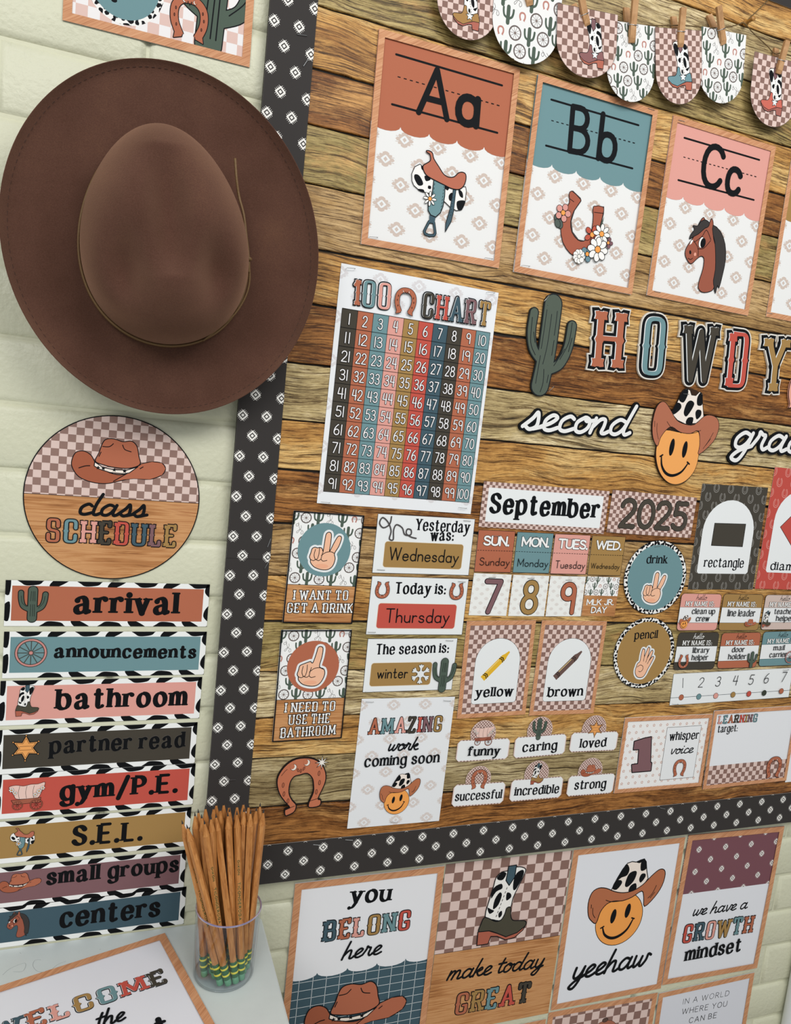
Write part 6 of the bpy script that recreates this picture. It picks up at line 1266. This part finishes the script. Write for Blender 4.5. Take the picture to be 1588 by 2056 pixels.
B_.inputs['Roughness'].default_value = .95; B_.inputs['Specular IOR Level'].default_value = .1; B_.inputs['Sheen Weight'].default_value = .65; B_.inputs['Sheen Roughness'].default_value = .6; B_.inputs['Sheen Tint'].default_value = lin('#BE957A')
bp = N_.new('ShaderNodeBump'); bp.inputs['Strength'].default_value = .35; bp.inputs['Distance'].default_value = .0012; L_.new(n1.outputs['Fac'], bp.inputs['Height']); L_.new(bp.outputs[0], B_.inputs['Normal'])
hx, hz = .0375, ZC+.1585; HY = -.031; rot = math.radians(-7)
MINP = None
HM = Matrix.Translation((hx, HY, hz)) @ Matrix.Rotation(rot, 4, 'Y'); hatr = empty('cowboy_hat', HM, 'wide-brimmed brown felt hat with thin leather cord band, hung on the block wall', 'hat')
A_, B2 = .158, .1785; ca, cb, ccz, ccx = .0825, .107, .003, -.0035; NS = 144
def cbase(t):  # crown base outline
    z = math.sin(t); return (ccx+ca*math.cos(t)*(1-.16*z), ccz+cb*z)
def bout(t): return (A_*math.cos(t)*(1-.012*math.sin(t)), B2*math.sin(t))
def brim_y(s, t): 
    side = math.cos(t)**2; return -.002-.013*s**2*side-.003*s**2 + .004*(1-side)*s*(1-s) - .0065*max(0, (s-.86)/.14)**2
V, F = [], []; rings = []
ss = [0, .04, .1, .2, .3, .42, .55, .68, .78, .86, .9, .94, .97, .99, 1.0]
def brp(s, t, off):
    a, b = cbase(t), bout(t); return (a[0]+(b[0]-a[0])*s, brim_y(s, t)+off, a[1]+(b[1]-a[1])*s)
seq = [(s, 0) for s in ss] + [(1.004, .0008), (1.005, .0018)] + [(s, .0028) for s in ss[::-1]]
for s, off in seq:
    for k in range(NS): V.append(brp(s, 2*math.pi*k/NS, off))
m = len(seq)
for i in range(m-1):
    for k in range(NS): l = (k+1) % NS; F.append([i*NS+k, i*NS+l, (i+1)*NS+l, (i+1)*NS+k])
obj('brim', V, F, FELT, hatr, smooth=True)
HH = .108; V, F = [], []; NR = 46
def crown(th, t):
    bx_, bz_ = cbase(t); bx_ -= ccx; bz_ -= ccz; Rr = math.cos(th)**.6*(1-.10*math.sin(th))*(1+.06*math.sin(min(th*2.6, math.pi))); h = HH*math.sin(th)**.86
    x, z = bx_*Rr, bz_*Rr; w = max(0, (h-.045)/(HH-.045))**.8 if h > .045 else 0
    zc = max(-1, min(1, (z-.012)/.062)); crease = .026*math.exp(-(x/.019)**2)*max(0, 1-abs(zc)**2.4)
    pin = .032*sum(math.exp(-((x-sx*.043)/.019)**2-((z+.040)/.033)**2) for sx in (-1, 1))
    slope = .010*max(0, (z+.02)/.09)  # lower at the back
    h2 = h-w*(crease+pin+slope*.6)+w*.004*math.exp(-(x/.02)**2-((z+.062)/.018)**2)
    sq = 1-.10*w*0
    return (ccx+x, -.0016-h2, ccz+z)
# flare where crown meets brim
for i in range(NR+1):
    th = (i/NR)*math.pi/2*.9995
    for k in range(NS):
        p = crown(th, 2*math.pi*k/NS); V.append(p)
for i in range(NR):
    for k in range(NS): l = (k+1) % NS; F.append([i*NS+k, i*NS+l, (i+1)*NS+l, (i+1)*NS+k])
F.append([NR*NS+k for k in range(NS)]); obj('crown', V, F, FELT, hatr, smooth=True)
CORD = simple('leather_cord', '#6E5330', .6, bump=.2, bscale=500)
for j, (dh, ds, ph) in enumerate(((.0105, .0016, 0), (.0062, .0018, 1.3))):
    V, F = [], []; P_ = []
    for k in range(120):
        t = 2*math.pi*k/120; th = math.asin(min(1, ((dh+.0015*math.sin(2*t+ph))/HH)**(1/.86))); p = crown(th, t); q = Vector((p[0]-ccx, 0, p[2]-ccz)).normalized(); P_.append((p[0]+q.x*ds, p[1], p[2]+q.z*ds))
    tube(P_, .0013, V, F, 7, True); o = obj('hat_cord', V, F, CORD, hatr, smooth=True); o['label'] = 'thin brown leather cord round the crown'
inv = HM.inverted()
V, F = [], []; P_ = spline([tuple(inv @ onwall(x, y, yy)) for x, y, yy in ((500, 548, -.056), (499, 515, -.058), (494, 470, -.056), (489, 430, -.054), (480, 395, -.05), (475, 360, -.052), (472, 318, -.052))], False, 5); tube(P_, .0014, V, F, 7)
P_ = spline([tuple(inv @ onwall(x, y, yy)) for x, y, yy in ((499, 520, -.058), (501, 560, -.055), (494, 592, -.053), (476, 624, -.051), (455, 645, -.050), (408, 684, -.047))], False, 5); tube(P_, .0012, V, F, 7)
k = inv @ onwall(499, 521, -.059); b = len(V)
tube([(k.x-.003, k.y, k.z), (k.x, k.y-.001, k.z+.001), (k.x+.003, k.y, k.z)], .0026, V, F, 8, rs=[.0016, .0027, .0016]); obj('cord_tie', V, F, CORD, hatr, smooth=True)
V, F = [], []; ST = simple('dark_thread', '#3A261E', .8)
for k in range(150):
    t0 = 2*math.pi*k/150; t1 = t0+2*math.pi/150*.55; tube([brp(.915, t0, -.0002), brp(.915, (t0+t1)/2, -.0005), brp(.915, t1, -.0002)], .00022, V, F, 4)
obj('stitching', V, F, ST, hatr)['kind'] = 'stuff'
V, F = [], []; box(hx-.008, hx+.008, HY-.045, WY, hz+.03, hz+.05, V, F); box(hx-.008, hx+.008, HY-.05, HY-.045, hz+.03, hz+.062, V, F)
o = obj('wall_hook', V, F, simple('hook_plastic', '#E6E6E2', .4)); tag(o, 'plastic wall hook inside the brown felt hat', 'hook')
# ------------------------------------------------------------------ table, paper, cup
TX = .2125; DESK = simple('white_laminate', '#CFD6D4', .35, bump=.04, bscale=300, spec=.4, var=('#CBD2D0', 40))
tb = empty('table', Matrix.Translation((-.25, -.35, 0)), 'white laminate table top pushed against the block wall, lower left', 'table')
prof = [(-.9, WY-.001), (TX-.010, WY-.001)] + [(TX-.010+.010*math.sin(a), WY-.011+.010*math.cos(a)) for a in (.4, .8, 1.2, 1.5)] + [(TX, -.75), (-.9, -.75)]
prof = [(x, y) for x, y in prof][::-1]; n = len(prof); ctr = (-.35, -.37)
def ins(p, e): return (p[0]-e*(1 if p[0] > ctr[0] else -1), p[1]-e*(1 if p[1] > ctr[1] else -1))
V = [(*ins(p, .002), .75) for p in prof]+[(*p, .7485) for p in prof]+[(*p, .722) for p in prof]+[(*ins(p, .002), .72) for p in prof]
F = [list(range(n))[::-1]]+[[j*n+i, j*n+(i+1) % n, (j+1)*n+(i+1) % n, (j+1)*n+i] for j in range(3) for i in range(n)]+[list(range(3*n, 4*n))]
child(obj('tabletop', V, F, DESK), tb)
LEG = simple('chrome_leg', '#9FA3A6', .3, 1)
for x, y in ((-.83, -.06), (TX-.07, -.08), (-.83, -.68), (TX-.07, -.68)):
    V, F = [], []; tube([(x, y, 0), (x, y, .36), (x, y, .7205)], .016, V, F, 12); child(obj('leg', V, F, LEG, smooth=True), tb)
c = Card('tmp', 'x', 'x', desk=True, org=Vector((0, 0, .7502)), ex=Vector((1, 0, 0)), W=1, H=1)
V, F = [], []
for l in ([(20, 520), (80, 470), (190, 430), (175, 490), (100, 495)], [(310, 405), (265, 410), (250, 450), (280, 490), (330, 500)], [(400, 470), (440, 440), (500, 415)], [(150, 350), (160, 356)], [(755, 328), (768, 322)]):
    P_ = [tuple(ondesk(*Z20(*p), .7501)) for p in l]; tube(spline(P_, False, 5) if len(P_) > 2 else P_, .00022, V, F, 4)
bpy.data.objects.remove(c.root); child(obj('pencil_scribble', V, F, simple('graphite_mark', '#9FA5A6', .8)), tb)['label'] = 'faint pencil marks on the white top'
A = ondesk(*Z20(1250, 210), .7504); L0 = ondesk(*Z20(0, 612), .7504); ex = (A-L0).normalized(); ey = Vector((-ex.y, ex.x, 0)); WW, HH2 = .226, .293
c = Card('welcome_sign', 'wood-bordered paper reading WELCOME the, lying on the white table', 'sign', desk=True, org=A-ex*WW/2-ey*HH2, ex=ex, W=WW, H=HH2); c.sheet('#E2E3EA')
text(c, 'WELCOME', Z20(-75, 1035), Z20(1282, 572), 33, 'slab', .18, cols=[NV, TC, PK, TN, BL, RD, DK], outline=BK, ow=.045, gap=.13, hl=WH, shift=.02)
text(c, 'to', Z20(400, 1060), Z20(560, 1000), 30, 'script', .1) if 0 else None
text(c, 'the', Z20(722, 935), Z20(960, 862), 34, 'script', .13)
text(c, 'west', Z20(640, 1215), Z20(1330, 985), 52, 'serif', 0.230); c.part('lettering'); frame(c, .0098)
GL, T_, N_, L_, B_ = nodes('clear_acrylic'); N_.remove(B_)
tr = N_.new('ShaderNodeBsdfTransparent'); tr.inputs[0].default_value = (.955, .965, .975, 1); gl = N_.new('ShaderNodeBsdfGlossy'); gl.inputs['Roughness'].default_value = .04; lw_ = N_.new('ShaderNodeLayerWeight'); lw_.inputs[0].default_value = .5; pw_ = N_.new('ShaderNodeMath'); pw_.operation = 'POWER'; pw_.inputs[1].default_value = 4; L_.new(lw_.outputs['Facing'], pw_.inputs[0]); fr = N_.new('ShaderNodeMath'); fr.operation = 'MULTIPLY_ADD'; fr.inputs[1].default_value = .55; fr.inputs[2].default_value = .03; L_.new(pw_.outputs[0], fr.inputs[0]); ms = N_.new('ShaderNodeMixShader')
L_.new(fr.outputs[0], ms.inputs[0]); L_.new(tr.outputs[0], ms.inputs[1]); L_.new(gl.outputs[0], ms.inputs[2]); L_.new(ms.outputs[0], N_['Material Output'].inputs[0])
RIM = simple('violet_tinted_acrylic_rim', '#9C98C4', .15, spec=.7); RIM.node_tree.nodes['Principled BSDF'].inputs['Transmission Weight'].default_value = .55
ux, uy = .152, -.0815; cup = empty('pencil_cup', Matrix.Translation((ux, uy, .7505)), 'clear acrylic cup holding natural wood pencils on the white table', 'cup')
V, F = [], []; lathe([(.0, .0325), (.0006, .0342), (.003, .0355), (.03, .0362), (.084, .0382)], V, F, 64, 'z', cap=False); lathe([(.084, .0364), (.03, .0344), (.005, .0336)], V, F, 64, 'z', cap=False); obj('cup_wall', V, F, GL, cup, smooth=True)
V, F = [], []; lathe([(.0, .0), (.0, .0325)], V, F, 64, 'z', cap=False); lathe([(.0026, .0336), (.0026, 0)], V, F, 64, 'z', cap=False); obj('cup_base', V, F, GL, cup)
V, F = [], []; tube([(.0373*math.cos(2*math.pi*k/64), .0373*math.sin(2*math.pi*k/64), .0845) for k in range(64)], .00105, V, F, 8, True); o = obj('rim', V, F, RIM, cup, smooth=True); o['label'] = 'violet-tinted rim'
V, F = [], []; tube([(.0338*math.cos(2*math.pi*k/64), .0338*math.sin(2*math.pi*k/64), .0014) for k in range(64)], .0012, V, F, 6, True); obj('base_edge', V, F, GL, cup, smooth=True)
# ------------------------------------------------------------------ pencils
PL = .2005; PR = .0041
PWD = wood('pencil_cedar', [(.3, '#8A5426'), (.46, '#B0743E'), (.6, '#C48A50'), (.75, '#9C6230')], sc=(200, 200, 14), bump=.05, rough=.32, fine_amt=.5)
CUTW = simple('sharpened_wood', '#C08A5A', .6); LEAD = simple('graphite', '#2A2A2C', .35); GRN = simple('green_ferrule', '#2F6B45', .35, .3); YEL = simple('yellow_band', '#E3D640', .4); ERS = simple('green_eraser', '#5E9A77', .6); PRT = simple('green_stamp', '#1C4A22', .6)
def pencil_parts(r):
    V, F = [], []; lathe([(.026, PR), (PL-.0190, PR)], V, F, 6, 'z'); obj('barrel', V, F, PWD, r)
    V, F = [], []; lathe([(PL-.0190, PR*.985), (PL-.0172, PR*.9), (PL-.0045, .0011)], V, F, 12, 'z'); obj('sharpened_tip', V, F, PWD, r)
    V, F = [], []; lathe([(PL-.0046, .00112), (PL, .0002)], V, F, 8, 'z'); obj('lead', V, F, LEAD, r)
    V, F = [], []; lathe([(.008, PR*1.0), (.0085, PR*1.05), (.0255, PR*1.05), (.026, PR)], V, F, 16, 'z'); fe = obj('ferrule', V, F, GRN, r, smooth=False)
    for zz in (.0125, .0205):
        V, F = [], []; lathe([(zz, PR*1.07), (zz+.0004, PR*1.13), (zz+.0018, PR*1.13), (zz+.0022, PR*1.07)], V, F, 16, 'z'); obj('yellow_band', V, F, YEL, fe)
    V, F = [], []; lathe([(0, PR*.7), (.0008, PR*.95), (.0084, PR*.98)], V, F, 14, 'z'); obj('eraser', V, F, ERS, r, smooth=True)
def copytree(o, parent=None):
    c_ = o.copy(); COL.objects.link(c_)
    if parent: c_.parent = parent
    for ch in list(o.children): copytree(ch, c_)
    return c_
Z14 = Zm(320, 1600, 4.507)
fb = [Z14(*p) for p in ((418, 1735), (497, 1755), (570, 1752), (648, 1725), (702, 1690), (757, 1640))]
fbp = [ondesk(x, y, .7535+.004) for x, y in fb]
def inside(x, y, R=.0275):
    d = math.hypot(x-ux, y-uy); return (ux+(x-ux)*min(1, R/d), uy+(y-uy)*min(1, R/d)) if d else (x, y)
spec = [((315, 152), fbp[0], 'near left of the cup, nearly upright'), ((430, 158), fbp[1], 'behind the front left pencils'), ((138, 226), fbp[2], 'leaning furthest left'), ((203, 228), fbp[3], 'leaning left beside the furthest-left pencil'), ((455, 165), fbp[4], 'leaning left in the middle front'), ((705, 98), fbp[5], 'upright at centre right'),
 ((383, 203), (.146, -.098), 'short-looking one left of the middle front'), ((572, 150), (.158, -.100), 'front centre'), ((640, 108), (.163, -.094), 'just right of centre'), ((820, 90), (.1685, -.094), 'right of centre with a dark shadowed side'), ((935, 108), (.176, -.086), 'furthest right'), ((893, 62), (.180, -.076), 'tall one second from the right'), ((762, 118), (.1715, -.084), 'between the right-hand pencils'),
 ((350, 148), (.128, -.088), 'behind the near left pencil'), ((398, 116), (.134, -.080), 'back left'), ((465, 92), (.141, -.072), 'back left of centre'), ((500, 68), (.148, -.064), 'tall at the back left'), ((545, 93), (.150, -.078), 'back centre'), ((590, 53), (.158, -.058), 'tallest at the back centre'), ((640, 95), (.160, -.074), 'behind the centre'), ((700, 80), (.167, -.066), 'back right of centre'), ((762, 40), (.172, -.060), 'tallest at the back right'), ((815, 75), (.178, -.068), 'back right'), ((495, 148), (.142, -.087), 'wedged in the left middle'), ((860, 105), (.172, -.074), 'wedged in the right middle')]
first = None; i = 0; BT = []
for tip, b, where in spec:
    bx_, by_ = inside(b[0], b[1]); Bp = Vector((bx_, by_, .7545)); d = ray(*Z14(*tip)).normalized(); tgt = Bp+Vector((0, 0, PL))
    tc_ = (tgt-EYE).dot(d); oc = EYE-Bp; b_ = oc.dot(d); disc = b_*b_-(oc.dot(oc)-PL*PL)
    if disc > 0: r1, r2 = -b_-math.sqrt(disc), -b_+math.sqrt(disc); tt = r1 if abs(r1-tc_) < abs(r2-tc_) else r2
    else: tt = -b_
    axd = (EYE+d*tt-Bp).normalized()
    if abs(axd.y) > .26: axd.y = math.copysign(.26, axd.y); axd.normalize()
    BT.append([Bp, Bp+axd*PL])
def closest(p1, q1, p2, q2):
    d1, d2, r = q1-p1, q2-p2, p1-p2; a, e, f = d1.dot(d1), d2.dot(d2), d2.dot(r); c_, b = d1.dot(r), d1.dot(d2); den = a*e-b*b
    s = max(0, min(1, (b*f-c_*e)/den)) if den > 1e-12 else .5; t = (b*s+f)/e
    if t < 0: t = 0; s = max(0, min(1, -c_/a))
    elif t > 1: t = 1; s = max(0, min(1, (b-c_)/a))
    return s, t, (p1+d1*s)-(p2+d2*t)
MIND = 2*PR*1.04
for it in range(260):
    for m in range(len(BT)):
        for n in range(m+1, len(BT)):
            s, t, dv = closest(*BT[m], *BT[n]); L_n = dv.length
            if L_n < MIND:
                nv = Vector((dv.x, dv.y, 0)); nv = nv.normalized() if nv.length > 1e-6 else Vector((.3, 1, 0)); nv.x *= .6; nv = nv.normalized(); ps = (MIND-L_n)*.5
                BT[m][0] += nv*ps*(1-s); BT[m][1] += nv*ps*s; BT[n][0] -= nv*ps*(1-t); BT[n][1] -= nv*ps*t
    for P_ in BT:
        for zc, R_ in ((0, .0286), (.084, .0334)):
            u = (zc)/(P_[1].z-P_[0].z); pt = P_[0].lerp(P_[1], u); vx, vy = pt.x-ux, pt.y-uy; dd = math.hypot(vx, vy)
            if dd > R_:
                cx_, cy_ = vx*(R_/dd-1), vy*(R_/dd-1)
                if zc == 0: P_[0] += Vector((cx_, cy_, 0))
                else: P_[0] += Vector((cx_, cy_, 0)); P_[1] += Vector((cx_, cy_, 0))*1.0
        P_[0].z = .7545+.0035*abs((P_[1]-P_[0]).normalized().x); P_[1] = P_[0]+(P_[1]-P_[0]).normalized()*PL
print('PENCILS', min(closest(*BT[m], *BT[n])[2].length for m in range(len(BT)) for n in range(m)))
for (tip, b, where), (Bp, Tp) in zip(spec, BT):
    axd = (Tp-Bp).normalized()
    q = axd.to_track_quat('Z', 'Y').to_matrix().to_4x4() @ Matrix.Rotation(i*.7, 4, 'Z'); M = Matrix.Translation(Bp) @ q
    lab = 'natural wood pencil in the clear cup, ' + where
    if first is None: first = empty('pencil', M, lab, 'pencil', 'natural wood pencils in the cup'); pencil_parts(first); r = first
    else: r = copytree(first); r.matrix_world = M; r['label'] = lab
    i += 1
    if tip in ((138, 226), (383, 203), (705, 98), (893, 62)):   # printed stamp on the flat that faces the room
        c = Card('tmp', 'x', 'x', org=Vector((0, 0, 0)), ex=Vector((1, 0, 0)), W=1, H=1); bpy.data.objects.remove(c.root)
        # pick the face normal nearest the camera
        best = None
        for k in range(6):
            a = math.pi/3*k+math.pi/6; nrm = (M.to_3x3() @ Vector((math.cos(a), math.sin(a), 0))); s_ = nrm.dot((EYE-Bp).normalized())
            if best is None or s_ > best[0]: best = (s_, a)
        a = best[1]; c.root = r; c.h = PR*.866+.00004
        def TT(s, z0, z1, hgt, c=c): text(c, s, (z0, -hgt/2), (z1, -hgt/2), hgt, 'print', .22, PRT, px=False)
        TT('TICONDEROGA', .0, .046, .0026); TT('DIXON', -.026, -.008, .002)
        VV = []
        for v in c.V:   # card (u, -h, v) -> runs down the barrel on the chosen flat
            u, h, w_ = v[0], -v[1], v[2]; nx, ny = math.cos(a), math.sin(a); txx, tyy = -math.sin(a), math.cos(a)
            VV.append((nx*h+txx*w_, ny*h+tyy*w_, .118-u))
        obj('stamp', VV, c.F, c.ML, r, c.MI)
